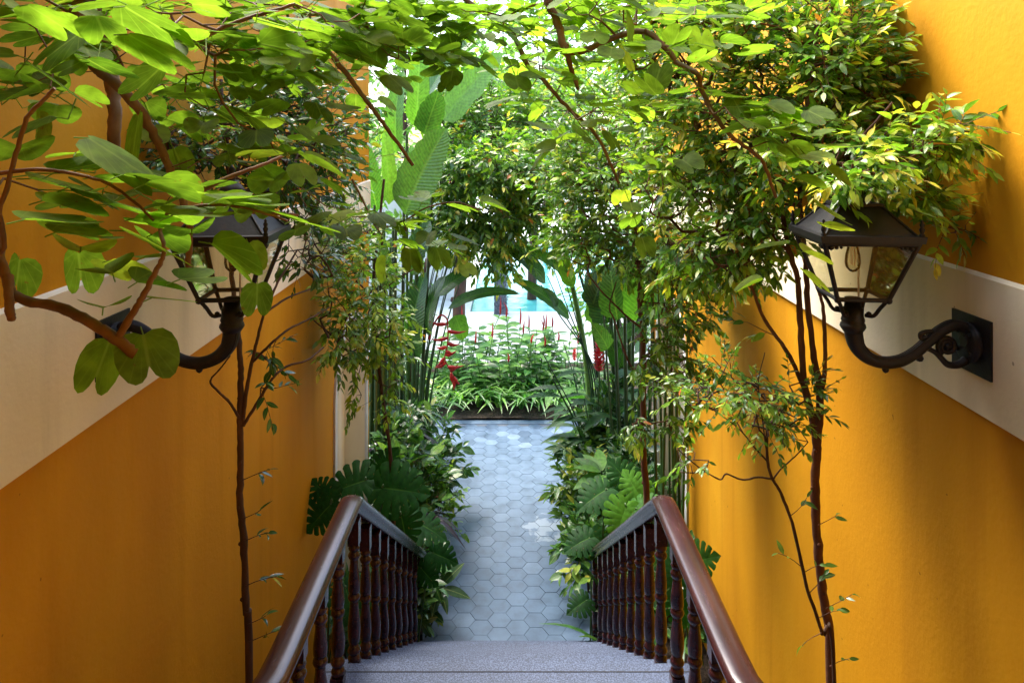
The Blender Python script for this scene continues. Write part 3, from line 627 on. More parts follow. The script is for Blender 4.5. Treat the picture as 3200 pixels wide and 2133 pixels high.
def small_tree(name, label, cat, group, polys, blobs, bark, leaf, tpl=T_LANCE, dens=1., size=.068, tbase=.4, tiptint=.3, r=.02, loc=None, nl=8, L=.22, extra=None, xlim=(-2.2, 2.6), segs=10, tspread=.16, droop=.35, up=.5, sdev=.18):
    """polys: list of (points, r0, r1)"""
    P0 = [np.asarray(q[0]) for q in polys]; base = P0[0][0]; root = empty(name, tuple(base), label, cat, group)
    bm = MB(); pl = []
    for pts, ra, rb in polys: pl.append(trunk(bm, pts, ra, rb, segs, ra > .012))
    T = blob_points(blobs, dens); T = T[(T[:, 0] > xlim[0]) & (T[:, 0] < xlim[1])]
    # keep out of the two lanterns
    for lx in (-1.05, 1.32): T = T[~((np.abs(T[:, 0]-lx) < .24) & (np.abs(T[:, 1]-2.61) < .26) & (T[:, 2] > 3.7) & (T[:, 2] < 4.36))]
    NP, par, load, tips, n0 = grow(pl, T, up=up); limbs(bm, NP, par, load, n0, rmax=polys[0][1]*.6)
    lm = MB(); cen = T.mean(0); d = nrm(NP[tips]-NP[par[tips]])*.6+nrm(NP[tips]-cen)*.5+rnd(len(tips), .35)
    lim = np.abs(NP[tips][:, 0]+d[:, 0]*.3)
    twig_leaves(lm, bm, NP[tips], d, tpl, L=L, nl=nl, size=size, tbase=tbase, tiptint=tiptint, tspread=tspread, droop=droop, sdev=sdev)
    if extra: extra(bm, lm)
    bm.build('trunk', bark, root); lm.build('crown', leaf, root); return root
def px(pts): return np.array([P(*q) for q in pts])
def little(lm, bm, at, d, n=4, size=.07, tint=.3, tpl=T_LANCE):
    d = nrm(np.array(d, float)); e = np.asarray(at)+d*.045; tube(bm, [at, e], [.002, .0016], 5); at = e; twig_leaves(lm, bm, np.array([at]), np.array([d]), tpl, L=.07, nl=n, size=size, tbase=tint, tiptint=.1, tr=.0016)

# ---- right: multi-stemmed tree beside the right wall
D = 4.7
TR = px([(2600, 2560, D), (2597, 2133, D), (2575, 1880, D), (2555, 1700, D), (2548, 1500, D), (2553, 1380, D), (2535, 1290, D)])
polys = [(TR, .033, .028), (px([(2535, 1290, D), (2512, 1190, D), (2500, 1000, D), (2490, 870, D), (2450, 700, 4.8), (2440, 500, 4.9), (2470, 250, 5)]), .026, .012),
         (px([(2553, 1380, D), (2562, 1240, D-.05), (2545, 1120, D-.05), (2525, 960, D-.05), (2515, 800, D-.05), (2500, 600, 4.6), (2530, 300, 4.7), (2560, 60, 4.8)]), .026, .012),
         (px([(2562, 1240, D-.05), (2578, 1150, D-.1), (2575, 1000, D-.1), (2565, 930, D-.1), (2535, 860, D-.1)]), .016, .009),
         (px([(2512, 1210, D), (2460, 1100, D), (2390, 1000, D+.1), (2350, 900, D+.1), (2320, 830, D+.2), (2260, 740, D+.3)]), .016, .008),
         (px([(2440, 560, 4.9), (2330, 430, 5.2), (2200, 300, 5.4), (2120, 160, 5.6)]), .012, .007),
         (px([(2500, 640, 4.6), (2600, 520, 4.3), (2700, 420, 4.1), (2790, 320, 4)]), .012, .007),
         (px([(2520, 560, 4.5), (2650, 530, 4.1), (2800, 510, 3.85), (2880, 470, 3.75), (2970, 390, 3.7)]), .010, .005),
         (px([(2600, 560, 4.3), (2750, 610, 4.0), (2850, 650, 3.95), (2950, 705, 3.85), (3010, 720, 3.8)]), .008, .004),
         (px([(2350, 900, D+.1), (2250, 830, D+.2), (2160, 790, D+.4)]), .009, .005)]
blobs = [(2440, 60, 5.2, 420, 190, .6, 420), (2350, 330, 5.3, 330, 200, .55, 380), (2640, 200, 4.7, 210, 200, .4, 300), (2080, 60, 5.7, 260, 150, .5, 240), (2230, 560, 5.3, 260, 170, .5, 260),
         (2560, 470, 4.5, 230, 150, .3, 210), (2730, 480, 4.1, 150, 80, .15, 70), (2890, 470, 3.78, 75, 50, .08, 26), (2975, 400, 3.72, 60, 45, .06, 20), (2860, 620, 3.92, 120, 40, .08, 28), (2980, 715, 3.85, 60, 22, .05, 9), (2760, 610, 3.95, 110, 35, .12, 22),
         (2080, 330, 5.9, 170, 200, .5, 180), (2260, 790, 5.1, 190, 90, .4, 120), (2400, 700, 4.9, 160, 90, .3, 80), (2380, 1000, 4.8, 60, 60, .1, 3), (2640, 560, 3.8, 110, 30, .12, 14), (2720, 520, 3.7, 110, 50, .12, 24)]
def ex(bm, lm):
    for q in ((2580, 1900), (2556, 1640), (2592, 2080)): little(lm, bm, P(q[0], q[1], 4.65*.68), (.6, 0, .3), 3, .055)
polys, blobs = scaled(polys, blobs, 0.68)
small_tree('slender_tree', 'tall multi stemmed tree with yellow green crown in front of the right wall and lantern', 'tree', 'small leaved trees along the passage', polys, blobs, BARK_R, L_SMALL, dens=0.990, size=0.0634, tbase=.50, tiptint=.6, extra=ex, xlim=(.4, 1.76), L=0.136)
# ---- thin sapling left of it
D = 4.45
polys = [(px([(2640, 2560, D), (2606, 2100, D), (2570, 1980, D), (2545, 1900, D), (2520, 1830, D), (2480, 1650, D), (2440, 1540, D), (2415, 1497, D), (2398, 1440, D), (2397, 1340, D)]), .013, .009),
         (px([(2415, 1497, D), (2370, 1490, D), (2320, 1498, D), (2270, 1480, D), (2250, 1497, D), (2200, 1470, D), (2160, 1440, D), (2115, 1400, D)]), .007, .0035),
         (px([(2415, 1497, D), (2440, 1465, D), (2490, 1420, D), (2525, 1380, D)]), .006, .003), (px([(2398, 1440, D), (2360, 1400, D), (2310, 1340, D), (2230, 1280, D)]), .006, .003), (px([(2397, 1340, D), (2440, 1290, D), (2470, 1240, D)]), .005, .003),
         (px([(2398, 1430, D), (2385, 1330, D), (2370, 1200, D), (2390, 1100, D)]), .005, .003)]
blobs = [(2330, 1240, D, 180, 70, .3, 75), (2430, 1290, D, 110, 90, .25, 65), (2210, 1230, D+.2, 110, 55, .25, 34), (2480, 1230, D, 70, 60, .2, 26), (2250, 1130, D, 50, 40, .1, 9), (2130, 1440, D, 60, 50, .1, 9), (2180, 1420, D, 50, 40, .1, 4), (2530, 1200, D, 20, 60, .1, 7)]
def ex(bm, lm):
    for q in ((2468, 1612, .5, .4), (2505, 1770, -.5, .4), (2508, 1790, .5, .3), (2568, 1975, -.6, -.3), (2556, 1930, .6, .3), (2530, 1850, .4, .4)): little(lm, bm, P(q[0], q[1], (D-.02)*.69), (q[2], 0, q[3]), 3, .06)
polys, blobs = scaled(polys, blobs, 0.69)
small_tree('sapling', 'thin leaning sapling with sparse leaf sprays in front of the right ochre wall', 'tree', 'small leaved trees along the passage', polys, blobs, BARK_D, L_SMALL, dens=.68, size=0.0422, tbase=.42, tiptint=.45, extra=ex, xlim=(.4, 1.72), segs=8, L=0.124)
# ---- left: tree with the single trunk in front of the left wall
D = 4.2
polys = [(px([(800, 2600, D), (780, 2100, D), (770, 1900, D), (762, 1700, D), (750, 1560, D), (752, 1400, D), (750, 1300, D), (752, 1180, D), (748, 1090, D), (735, 950, 4.35), (722, 820, 4.5), (715, 650, 4.6), (712, 480, 4.6), (700, 380, 4.6), (690, 250, 4.7)]), .025, .012),
         (px([(757, 1330, D), (768, 1240, D), (785, 1140, D), (805, 1060, D), (825, 980, D), (870, 880, 4.3), (930, 780, 4.5)]), .014, .006), (px([(760, 1330, D), (800, 1265, D), (850, 1185, D), (895, 1145, D+.1), (960, 1125, D+.2), (1010, 1085, D+.4)]), .011, .005),
         (px([(750, 1310, D), (720, 1260, D-.1), (685, 1225, D-.15), (658, 1190, D-.2), (690, 1150, D-.2), (720, 1110, D-.2)]), .009, .004), (px([(790, 1130, D), (840, 1080, D), (900, 1030, D+.1), (960, 1000, D+.3), (1030, 960, D+.6)]), .009, .005),
         (px([(722, 600, 4.6), (760, 480, 4.8), (800, 330, 5)]), .014, .007), (px([(715, 560, 4.6), (650, 500, 4.3), (580, 470, 4.2), (520, 440, 4.1)]), .010, .006),
         (px([(825, 980, D), (900, 930, 4.4), (980, 900, 4.8)]), .008, .005)]
blobs = [(720, 380, 4.6, 210, 130, .5, 170), (900, 300, 5, 170, 130, .6, 170), (1000, 420, 5.4, 140, 140, .6, 170), (940, 560, 5.0, 150, 110, .5, 120), (600, 500, 4.2, 110, 60, .3, 40), (540, 420, 4.2, 90, 60, .2, 30), (820, 560, 4.9, 120, 80, .3, 60),
         (980, 780, 5.0, 110, 110, .5, 50), (820, 1100, 4.25, 60, 60, .1, 10), (830, 1210, 4.25, 35, 35, .1, 5)]
def ex(bm, lm):
    for q in ((756, 1500), (759, 1620), (763, 1690), (766, 1830), (773, 1950), (777, 2005)): little(lm, bm, P(q[0], q[1], (D-.03)*.68), (.8, 0, .35), rng.integers(3, 6), .058, .2)
polys, blobs = scaled(polys, blobs, 0.68)
small_tree('slender_tree', 'slender dark trunked tree behind the left lantern in front of the left wall', 'tree', 'small leaved trees along the passage', polys, blobs, BARK_D, L_DARK, dens=0.776, size=0.0523, tbase=.35, tiptint=.35, extra=ex, xlim=(-1.48, .5), L=0.136)
# ---- left middle tree, in front of the tall stalks
D = 6.6
polys = [(px([(1240, 1900, D), (1225, 1500, D), (1190, 1200, D), (1165, 950, D), (1180, 750, D), (1200, 560, D)]), .020, .012), (px([(1190, 1200, D), (1090, 1100, D-.2), (1040, 1050, D-.4), (980, 1000, D-.6)]), .012, .006), (px([(1165, 950, D), (1230, 880, D), (1330, 820, D)]), .010, .006), (px([(1180, 1100, D), (1200, 1130, D), (1250, 1110, D)]), .006, .004)]
blobs = [(1090, 820, 6.4, 150, 130, .6, 230), (1130, 980, 6.3, 150, 100, .5, 190), (1050, 700, 6.4, 120, 90, .5, 100), (1190, 1080, 6.4, 100, 70, .4, 80), (1060, 1090, 6.0, 60, 60, .3, 34), (1230, 1240, 6.5, 40, 70, .2, 16), (1110, 1230, 6.3, 25, 80, .1, 8)]
polys, blobs = scaled(polys, blobs, 0.86)
small_tree('slender_tree', 'bushy small leaved tree with drooping sprays over the left arch and dark stalks', 'tree', 'small leaved trees along the passage', polys, blobs, BARK_D, L_SMALL, dens=0.702, size=0.0699, tbase=.55, tiptint=.4, xlim=(-1.48, .5), droop=.6, L=0.150)
# ---- right middle tree with the red brown trunk
D = 6.9
polys = [(px([(2025, 1950, D), (2022, 1600, D), (2010, 1400, D), (2010, 1180, D), (2008, 1050, D), (2000, 960, D), (1998, 860, D), (1985, 700, D), (1960, 560, D+.2), (1930, 420, D+.4)]), .036, .014), (px([(2000, 1020, D), (1960, 990, D), (1920, 950, D), (1880, 910, D), (1840, 860, D)]), .012, .007),
         (px([(1998, 1180, D), (1960, 1120, D), (1920, 1000, D), (1905, 960, D), (1925, 880, D)]), .011, .006), (px([(2004, 940, D), (2015, 915, D), (2050, 860, D), (2100, 760, D)]), .014, .007), (px([(2010, 1170, D), (2080, 1120, D), (2180, 1090, D)]), .009, .005)]
blobs = [(1960, 560, 7.1, 210, 150, .7, 330), (2080, 780, 6.9, 170, 130, .6, 230), (1860, 720, 7.2, 160, 110, .6, 200), (2130, 960, 6.6, 130, 90, .5, 70), (2080, 1160, 6.6, 130, 70, .4, 60), (1800, 520, 7.5, 160, 130, .6, 200), (2120, 1320, 6.5, 60, 60, .2, 18), (2000, 1330, 6.6, 50, 40, .2, 12), (2200, 860, 6.4, 90, 80, .4, 60), (2060, 1070, 6.6, 60, 40, .2, 20), (1880, 400, 7.4, 170, 120, .6, 140)]
polys, blobs = scaled(polys, blobs, 0.8)
small_tree('slender_tree', 'small leaved tree with straight red brown trunk among the heliconia stalks on the right', 'tree', 'small leaved trees along the passage', polys, blobs, BARK_R, L_SMALL, dens=0.938, size=0.0743, tbase=.40, tiptint=.5, xlim=(-.2, 1.74), L=0.160)
# ---- two trees at the far end whose crowns meet over the path
D = 9.6
polys = [(px([(1270, 1400, D), (1290, 1100, D), (1330, 850, D), (1380, 650, D), (1450, 520, D), (1540, 430, D)]), .04, .014), (px([(1380, 650, D), (1480, 660, D-.2), (1580, 690, D-.3)]), .014, .008), (px([(1330, 850, D), (1400, 760, D), (1480, 720, D)]), .012, .007)]
blobs = [(1500, 340, 10.2, 210, 110, .8, 330), (1450, 540, 9.4, 150, 90, .6, 230), (1580, 520, 9.0, 130, 90, .5, 190), (1430, 700, 9.3, 140, 70, .5, 170), (1560, 690, 9.4, 130, 60, .5, 130), (1400, 600, 9.5, 60, 110, .5, 70), (1560, 780, 9.2, 60, 50, .3, 40), (1500, 440, 9.8, 100, 60, .5, 80)]
small_tree('slender_tree', 'leaning tree whose yellow tipped crown arches over the far path from the left', 'tree', 'small leaved trees along the passage', polys, blobs, BARK_D, L_SMALL, dens=1.0, size=.125, tbase=.38, tiptint=.6, L=.34, r=.03, xlim=(-3, 3), droop=.5)
D = 10.2
polys = [(px([(1960, 1400, D), (1940, 1050, D), (1900, 850, D), (1850, 650, D), (1800, 500, D)]), .04, .014), (px([(1850, 650, D), (1760, 600, D), (1680, 620, D)]), .014, .008)]
blobs = [(1700, 380, 10.6, 170, 130, .8, 260), (1720, 580, 9.8, 150, 110, .6, 250), (1800, 740, 9.8, 130, 60, .5, 70), (1640, 640, 9.8, 80, 80, .5, 70), (1850, 300, 10.4, 200, 130, .8, 200), (2060, 300, 10, 150, 150, .6, 100)]
small_tree('slender_tree', 'bright leaved tree on the right whose crown closes the arch over the far path', 'tree', 'small leaved trees along the passage', polys, blobs, BARK_D, L_SMALL, dens=1.0, size=.125, tbase=.45, tiptint=.5, L=.34, xlim=(-3, 3.2), droop=.5)

# ================================================================== ORCHID TREE overhead (two-lobed leaves)
root = empty('orchid_tree', (-1.3, .45, 1.985), 'overhanging orchid tree with large two lobed leaves on long arching twigs above the stairs', 'tree')
bm = MB(); lm = MB()
t0 = trunk(bm, np.array([(-1.3, .45, 1.98), (-1.28, .47, 3.2), (-1.25, .5, 4.4), (-1.15, .7, 5.2), (-.8, 1.2, 5.7), (0, 1.8, 6.0)]), .075, .045, 12)
def limb(pts, r0, r1, k=10): return trunk(bm, pts, r0, r1, k, r0 > .012)
B = [t0]
B.append(limb(np.vstack([[(-1.05, .9, 5.4)], px([(262, -160, 2.1), (290, -10, 2.1), (330, 130, 2.15), (352, 260, 2.2), (358, 400, 2.2), (355, 530, 2.25)])]), .030, .018))
B.append(limb(np.vstack([[(-1.1, .8, 5.3)], px([(225, -120, 1.6), (240, 40, 1.6), (262, 165, 1.6), (330, 235, 1.65), (430, 335, 1.7), (500, 460, 1.75), (545, 560, 1.75), (590, 690, 1.75), (588, 868, 1.75)])]), .018, .008))
B.append(limb(np.vstack([[(-1.24, .52, 4.5), (-1.1, .8, 4.45)], px([(-90, 700, 1.15), (0, 815, 1.15), (50, 925, 1.15), (190, 962, 1.12), (300, 1018, 1.1), (365, 1060, 1.1), (420, 1105, 1.1)])]), .0075, .0085))
B.append(limb(px([(365, 1060, 1.1), (410, 985, 1.1), (445, 930, 1.1), (485, 850, 1.1), (512, 790, 1.1), (500, 715, 1.12)]), .0065, .003, 7))
B.append(limb(px([(25, 860, 1.15), (30, 960, 1.13), (36, 1000, 1.13)]), .008, .006, 8))
B.append(limb(np.vstack([[(-1.2, .6, 4.7)], px([(-140, 800, 1.05), (0, 640, 1.05), (45, 500, 1.05), (85, 370, 1.05), (130, 320, 1.05), (170, 275, 1.05)])]), .0045, .003, 7))
B.append(limb(np.vstack([[(-.75, 1.25, 5.7)], px([(700, -250, 2.3), (850, -60, 2.3), (935, 30, 2.3), (985, 110, 2.3), (1050, 191, 2.35), (1117, 277, 2.4), (1160, 335, 2.4), (1213, 406, 2.4), (1291, 516, 2.45)])]), .014, .006, 8))
B.append(limb(np.vstack([[(-.2, 1.9, 6.0)], px([(1690, -180, 2.4), (1712, 0, 2.4), (1735, 50, 2.4), (1750, 100, 2.4), (1768, 158, 2.4), (1815, 160, 2.4), (1870, 140, 2.4), (1935, 112, 2.4), (2016, 100, 2.35), (2083, 153, 2.3), (2120, 200, 2.3), (2179, 232, 2.25), (2196, 292, 2.25), (2267, 406, 2.2), (2363, 483, 2.2), (2390, 520, 2.2), (2425, 617, 2.2)])]), .017, .005, 8))
B.append(limb(np.vstack([[(-.5, 1.7, 5.9)], px([(1330, -180, 2.7), (1456, 0, 2.7), (1576, 77, 2.7), (1614, 129, 2.7), (1652, 210, 2.7), (1705, 258, 2.7), (1767, 330, 2.75), (1858, 416, 2.8), (1901, 497, 2.8), (1935, 574, 2.8)])]), .013, .006, 8))
B.append(limb(px([(1768, 158, 2.4), (1790, 230, 2.45), (1808, 280, 2.5)]), .010, .006, 8))
B.append(limb(np.vstack([[(-1.0, 1.4, 5.75)], px([(400, -60, 1.9), (500, 60, 1.9)]), px([(593, 127, 1.6), (700, 85, 1.6), (800, 50, 1.6), (923, 14, 1.6)])[::1]]), .008, .004, 7))
B.append(limb(px([(436, 335, 1.7), (560, 590, 1.5), (640, 590, 1.45), (700, 560, 1.45), (780, 530, 1.45), (880, 490, 1.5)])[1:], .006, .0035, 7))
B.append(limb(px([(590, 690, 1.75), (660, 672, 1.7), (760, 664, 1.7), (860, 668, 1.7), (930, 672, 1.75)]), .006, .004, 7))
B.append(limb(px([(1100, 560, 2.6), (1180, 700, 2.6), (1260, 690, 2.55), (1330, 650, 2.5), (1420, 632, 2.5), (1500, 655, 2.5)]), .004, .0025, 6))
B.append(limb(px([(-20, 545, 1.05), (100, 530, 1.05), (200, 537, 1.05), (330, 570, 1.05), (430, 640, 1.05), (480, 690, 1.05)]), .0035, .002, 6))
B.append(limb(px([(520, 668, 1.15), (600, 648, 1.1), (660, 640, 1.1), (770, 650, 1.1), (900, 690, 1.1)]), .003, .002, 6))
# foliage sprays: (px, py, D, rx, ry, rd, twigs)
blobs = [(120, 60, 1.5, 180, 90, .25, 9), (380, 90, 1.6, 200, 110, .3, 8), (620, 90, 1.8, 200, 120, .35, 12), (150, 250, 1.6, 130, 90, .25, 4), (420, 280, 1.8, 170, 90, .25, 5), (830, 110, 2.1, 220, 140, .35, 24), (1080, 70, 2.4, 200, 100, .35, 22), (1060, 230, 2.5, 120, 70, .25, 6), (1330, 30, 2.6, 200, 70, .35, 24), (1620, 70, 2.6, 180, 100, .3, 22), (1880, 30, 2.5, 200, 80, .35, 22),
         (1700, 240, 2.7, 140, 100, .25, 13), (1840, 350, 2.7, 90, 80, .2, 9), (1930, 500, 2.75, 40, 50, .1, 3), (2060, 130, 2.35, 100, 70, .15, 4), (2170, 270, 2.2, 50, 40, .1, 2), (2260, 350, 2.2, 80, 40, .1, 4), (2370, 440, 2.15, 70, 50, .1, 3),
         (640, 300, 2.0, 160, 100, .3, 5), (880, 450, 2.0, 120, 70, .25, 4), (650, 500, 1.7, 120, 50, .2, 2), (120, 600, 1.3, 160, 60, .2, 3), (1180, 680, 2.55, 50, 70, .1, 4), (1290, 690, 2.5, 60, 40, .1, 2), (950, 620, 2.2, 70, 50, .15, 2),
         (980, 30, 2.0, 280, 60, .4, 14), (500, 20, 1.6, 230, 50, .3, 5), (1250, 140, 2.5, 110, 60, .25, 8), (2150, 30, 2.6, 60, 40, .2, 3)]
T = blob_points(blobs); NP, par, load, tips, n0 = grow(B, T, seg=.09, wig=.05, up=-.1); limbs(bm, NP, par, load, n0, r0=.0016, pw=.4, rmax=.007, segs=6)
tp = NP[tips]; n = len(tp); d = nrm(nrm(tp-NP[par[tips]])+np.array([.5, .1, -.12])+rnd(n, .3)); d[:, 2] *= .45; d = nrm(d)
def orchid_leaf(at, dirn, size, tint, tilt=.22, pet=.03, fixn=None):
    n = len(at); dirn = nrm(dirn); e = at+dirn*pet*rng.uniform(.7, 1.3, (n, 1))+np.array([0, 0, pet*.35])
    pp = np.concatenate([at, e]); limbs(lm, pp, np.concatenate([np.full(n, -1), np.arange(n)]), np.ones(2*n), 0, .0011, skip=False, segs=4)
    ld = dirn.copy(); ld[:, 2] -= .12; nn = (np.array([0, 0, 1.])+rnd(n, tilt)) if fixn is None else fixn
    Rm = basis(ld, nn); k = rng.integers(0, 4, n)
    for q in range(4): lm.inst(T_BI[q], e[k == q], Rm[k == q], size[k == q], tint[k == q])
K = 4
for k in range(K):                                             # zigzag twig with alternate leaves
    f0, f1 = k/K, (k+1)/K; sd_ = nrm(np.cross(d, [0, 0, 1.]))*(1 if k % 2 else -1)
    Lt = .22; a = tp+d*Lt*f0+sd_*(0 if k == 0 else -.012); b = tp+d*Lt*f1+sd_*.012+np.array([0, 0, -.03*f1*f1])
    limbs(lm, np.concatenate([a, b]), np.concatenate([np.full(n, -1), np.arange(n)]), np.ones(2*n), 0, .0014, skip=False, segs=5)
    ok = rng.random(n) < .86; ld = d*.55+sd_*.9+rnd(n, .25)
    orchid_leaf(b[ok], ld[ok], np.clip(rng.normal(.092, .016, n), .05, .125)[ok]*(1-.15*f1), np.clip(rng.normal(.5, .2, n), 0, 1)[ok])
# leaves placed one by one: (px, py, D, direction x, depth, z, size)
HERO = [(60, 20, 1.2, .6, .8, -.1, .13), (290, 50, 1.2, -.6, .8, -.1, .11), (355, 25, 1.1, 1, .3, -.1, .15), (355, 110, 1.1, 1, .4, -.1, .145), (60, 200, 1.15, .55, .5, -.4, .13), (370, 150, 1.5, -1, .3, 0, .11), (520, 205, 1.6, -.5, -.2, -.6, .12), (440, 345, 1.55, -.1, -.2, -.9, .15), (230, 490, 1.05, -.8, .5, -.02, .12), (130, 560, 1.05, .4, .8, .15, .12), (345, 560, 1.0, .8, .5, -.05, .12), (230, 430, 1.05, .9, .3, -.35, .14),
        (420, 590, 1.0, .7, .6, -.1, .12), (500, 690, 1.0, .9, .3, -.05, .12), (560, 610, 1.1, -.9, .4, .1, .13), (650, 640, 1.05, .7, .6, -.02, .12), (700, 650, 1.05, .9, .4, -.1, .12), (780, 660, 1.1, .9, .3, -.15, .12), (890, 700, 1.1, .9, .3, -.12, .12), (600, 735, 1.05, -.9, .2, .02, .10), (620, 755, 1.05, .7, .3, -.45, .10), (770, 745, 1.8, .3, -.1, -.9, .09), (805, 870, 1.9, .05, -.2, -.95, .10), (140, 740, 1.0, .9, .3, -.2, .12), (340, 720, 1.0, .9, .3, -.4, .13), (20, 700, .95, .9, .4, -.15, .13),
        (250, 790, 1.05, -.9, .3, .02, .12), (400, 900, 1.1, .8, .5, -.05, .11), (360, 880, 1.1, -.5, .5, .2, .1), (440, 1020, 1.15, .4, -.5, -.55, .11), (360, 1040, 1.2, -.1, -.5, -.7, .10), (320, 985, 1.15, -.9, .4, .1, .11), (520, 890, 1.1, .9, .3, -.1, .1), (430, 950, 1.1, .8, .3, -.1, .1), (60, 800, 1.8, -.2, .3, -.9, .13), (240, 780, 1.8, .0, .3, -.9, .13), (170, 300, 1.5, -.7, .4, .3, .12), (110, 330, 1.6, .2, -.1, -.9, .11),
        (1490, 640, 2.5, .8, .3, -.05, .12), (1400, 640, 2.5, .6, .5, 0, .12), (1330, 640, 2.5, -.6, .5, .1, .11), (1270, 690, 2.5, -.7, .3, .1, .12), (1300, 780, 2.5, .3, -.1, -.9, .11), (1210, 790, 2.5, -.2, 0, -.9, .11), (1240, 490, 2.45, -.8, .2, 0, .1),
        (920, 500, 1.6, .9, .3, -.2, .12), (870, 480, 1.6, -.7, .4, .15, .11), (1000, 340, 1.9, .9, .4, -.1, .11), (900, 320, 1.9, -.8, .4, 0, .11),
        (2300, 170, 2.1, .95, .3, .05, .125), (2190, 200, 2.2, .1, .2, .9, .12), (2210, 300, 2.2, .9, .3, -.1, .13), (2300, 330, 2.2, .9, .4, -.05, .12), (2390, 345, 2.15, .9, .3, -.05, .12), (2420, 390, 2.15, .7, .3, -.3, .13), (2540, 470, 2.1, .95, .2, .02, .15), (2540, 500, 2.15, -.8, .4, 0, .1), (2380, 400, 2.15, -.9, .3, 0, .13), (2470, 560, 2.15, .9, .3, -.1, .12), (2540, 640, 2.1, .8, .1, -.5, .13), (2560, 700, 2.1, .8, .2, -.3, .11), (2480, 760, 2.1, -.9, .2, .1, .12), (2490, 790, 2.1, .9, .2, -.15, .11), (2500, 840, 2.1, .7, .1, -.5, .11), (2400, 880, 2.1, -.9, .2, -.2, .10),
        (1960, 160, 2.3, .1, .2, .95, .12), (1980, 240, 2.4, -.1, .1, .9, .12), (2040, 300, 2.4, .2, .1, .9, .12), (1930, 340, 2.5, -.9, .2, .2, .11), (1940, 350, 2.5, .8, .1, .4, .11)]
for hx, hy, hd in [(60, 470, 1.1), (180, 600, 1.1), (90, 640, 1.1), (300, 640, 1.1), (260, 560, 1.1), (390, 690, 1.15), (460, 740, 1.2), (180, 690, 1.2), (50, 560, 1.15), (320, 820, 1.2), (420, 820, 1.25), (130, 690, 1.1), (540, 660, 1.15), (340, 500, 1.3), (480, 560, 1.3), (600, 590, 1.4), (700, 600, 1.5), (760, 560, 1.6), (820, 610, 1.6), (860, 560, 1.7), (1000, 560, 2.0), (960, 600, 2.0), (930, 720, 1.9), (1030, 720, 2.1), (240, 180, 1.3), (110, 200, 1.6), (180, 330, 1.6), (620, 220, 1.7), (560, 300, 1.7), (700, 200, 1.8), (500, 380, 1.9), (760, 300, 2.0), (830, 250, 2.1)]:
    HERO.append((hx, hy, hd, rng.uniform(-.6, .8), rng.uniform(.5, 1), rng.uniform(-.35, .05), rng.uniform(.10, .13)))
H = np.array(HERO); q = (H[:, 0] < 1000) & (H[:, 2] < 1.25) & (np.abs(H[:, 3]) >= .6) & (np.abs(H[:, 5]) < .35); H[q, 3] *= .5; H[q, 4] = .9; H[q, 6] *= .88; H[:, 6] *= .88; at = np.array([P(*h[:3]) for h in HERO]); orchid_leaf(at, H[:, 3:6], H[:, 6], np.clip(rng.normal(.6, .18, len(H)), 0, 1), tilt=.16, pet=.02)
bm.build('branches', BARK_O, root); lm.build('leaves', L_ORCHID, root)

# ================================================================== PADDLE-LEAF CLUMPS (heliconia and banana)
def paddle(mb, base, tip, wd, sag=.12, nh=(0, -.5, 1), fold=.18, tint=.5, n=14, taper=.8, curl=0.):
    """a long ribbed blade from base to tip with folded halves"""
    base = np.asarray(base, float); tip = np.asarray(tip, float); L = np.linalg.norm(tip-base); d = (tip-base)/L; nh = nrm(np.asarray(nh, float)); nh = nrm(nh-d*np.dot(nh, d)); sd_ = np.cross(d, nh)
    m = 5; V = []; U = []; torn = rng.normal(0, .05, (n+1, 2))
    for i in range(n+1):
        t = i/n; c = base+d*L*t+nh*(-sag*L*(2*t-1)**2+sag*L)*1.0; wv = wd*.5*(min(1, t/.16)**.6)*(max(0, 1-t)**.42 if t > .55 else .45**.42*(1+.15*(.55-t)))*1.35*(1 if t < 1 else 0)
        for j in range(-m, m+1):
            a = j/m; ww = wv*(1+torn[i, 0 if j < 0 else 1]*abs(a)); V.append(c+sd_*a*ww+nh*(fold*ww*abs(a)-curl*ww*a*a)); U.append((a, t*L/1.2, 0))
    k = 2*m+1; i = np.arange(n)[:, None]*k+np.arange(k-1)[None]; mb.add(np.array(V), [np.stack([i, i+1, i+k+1, i+k], -1).reshape(-1, 4)], tint, np.array(U))
def stalk(mb, pts, r0, r1, tint=.3, segs=8): tube(mb, smooth_path(pts, 5), np.linspace(r0, r1, 5*(len(pts)-1)+1), segs, tint)
def clump(name, label, cat, base, stalks, blades, group=None):
    """stalks: (points, r0, r1, tint), blades: (base px, tip px, width, kwargs)"""
    root = empty(name, tuple(base), label, cat, group)
    for pts, r0, r1, ti in stalks: m = MB(); stalk(m, pts, r0, r1, ti); m.build('stalk', STALK, root)
    for b, t, wd, kw in blades: m = MB(); paddle(m, P(*b), P(*t), wd, **kw); m.build('leaf_blade', L_BANANA, root)
    return root
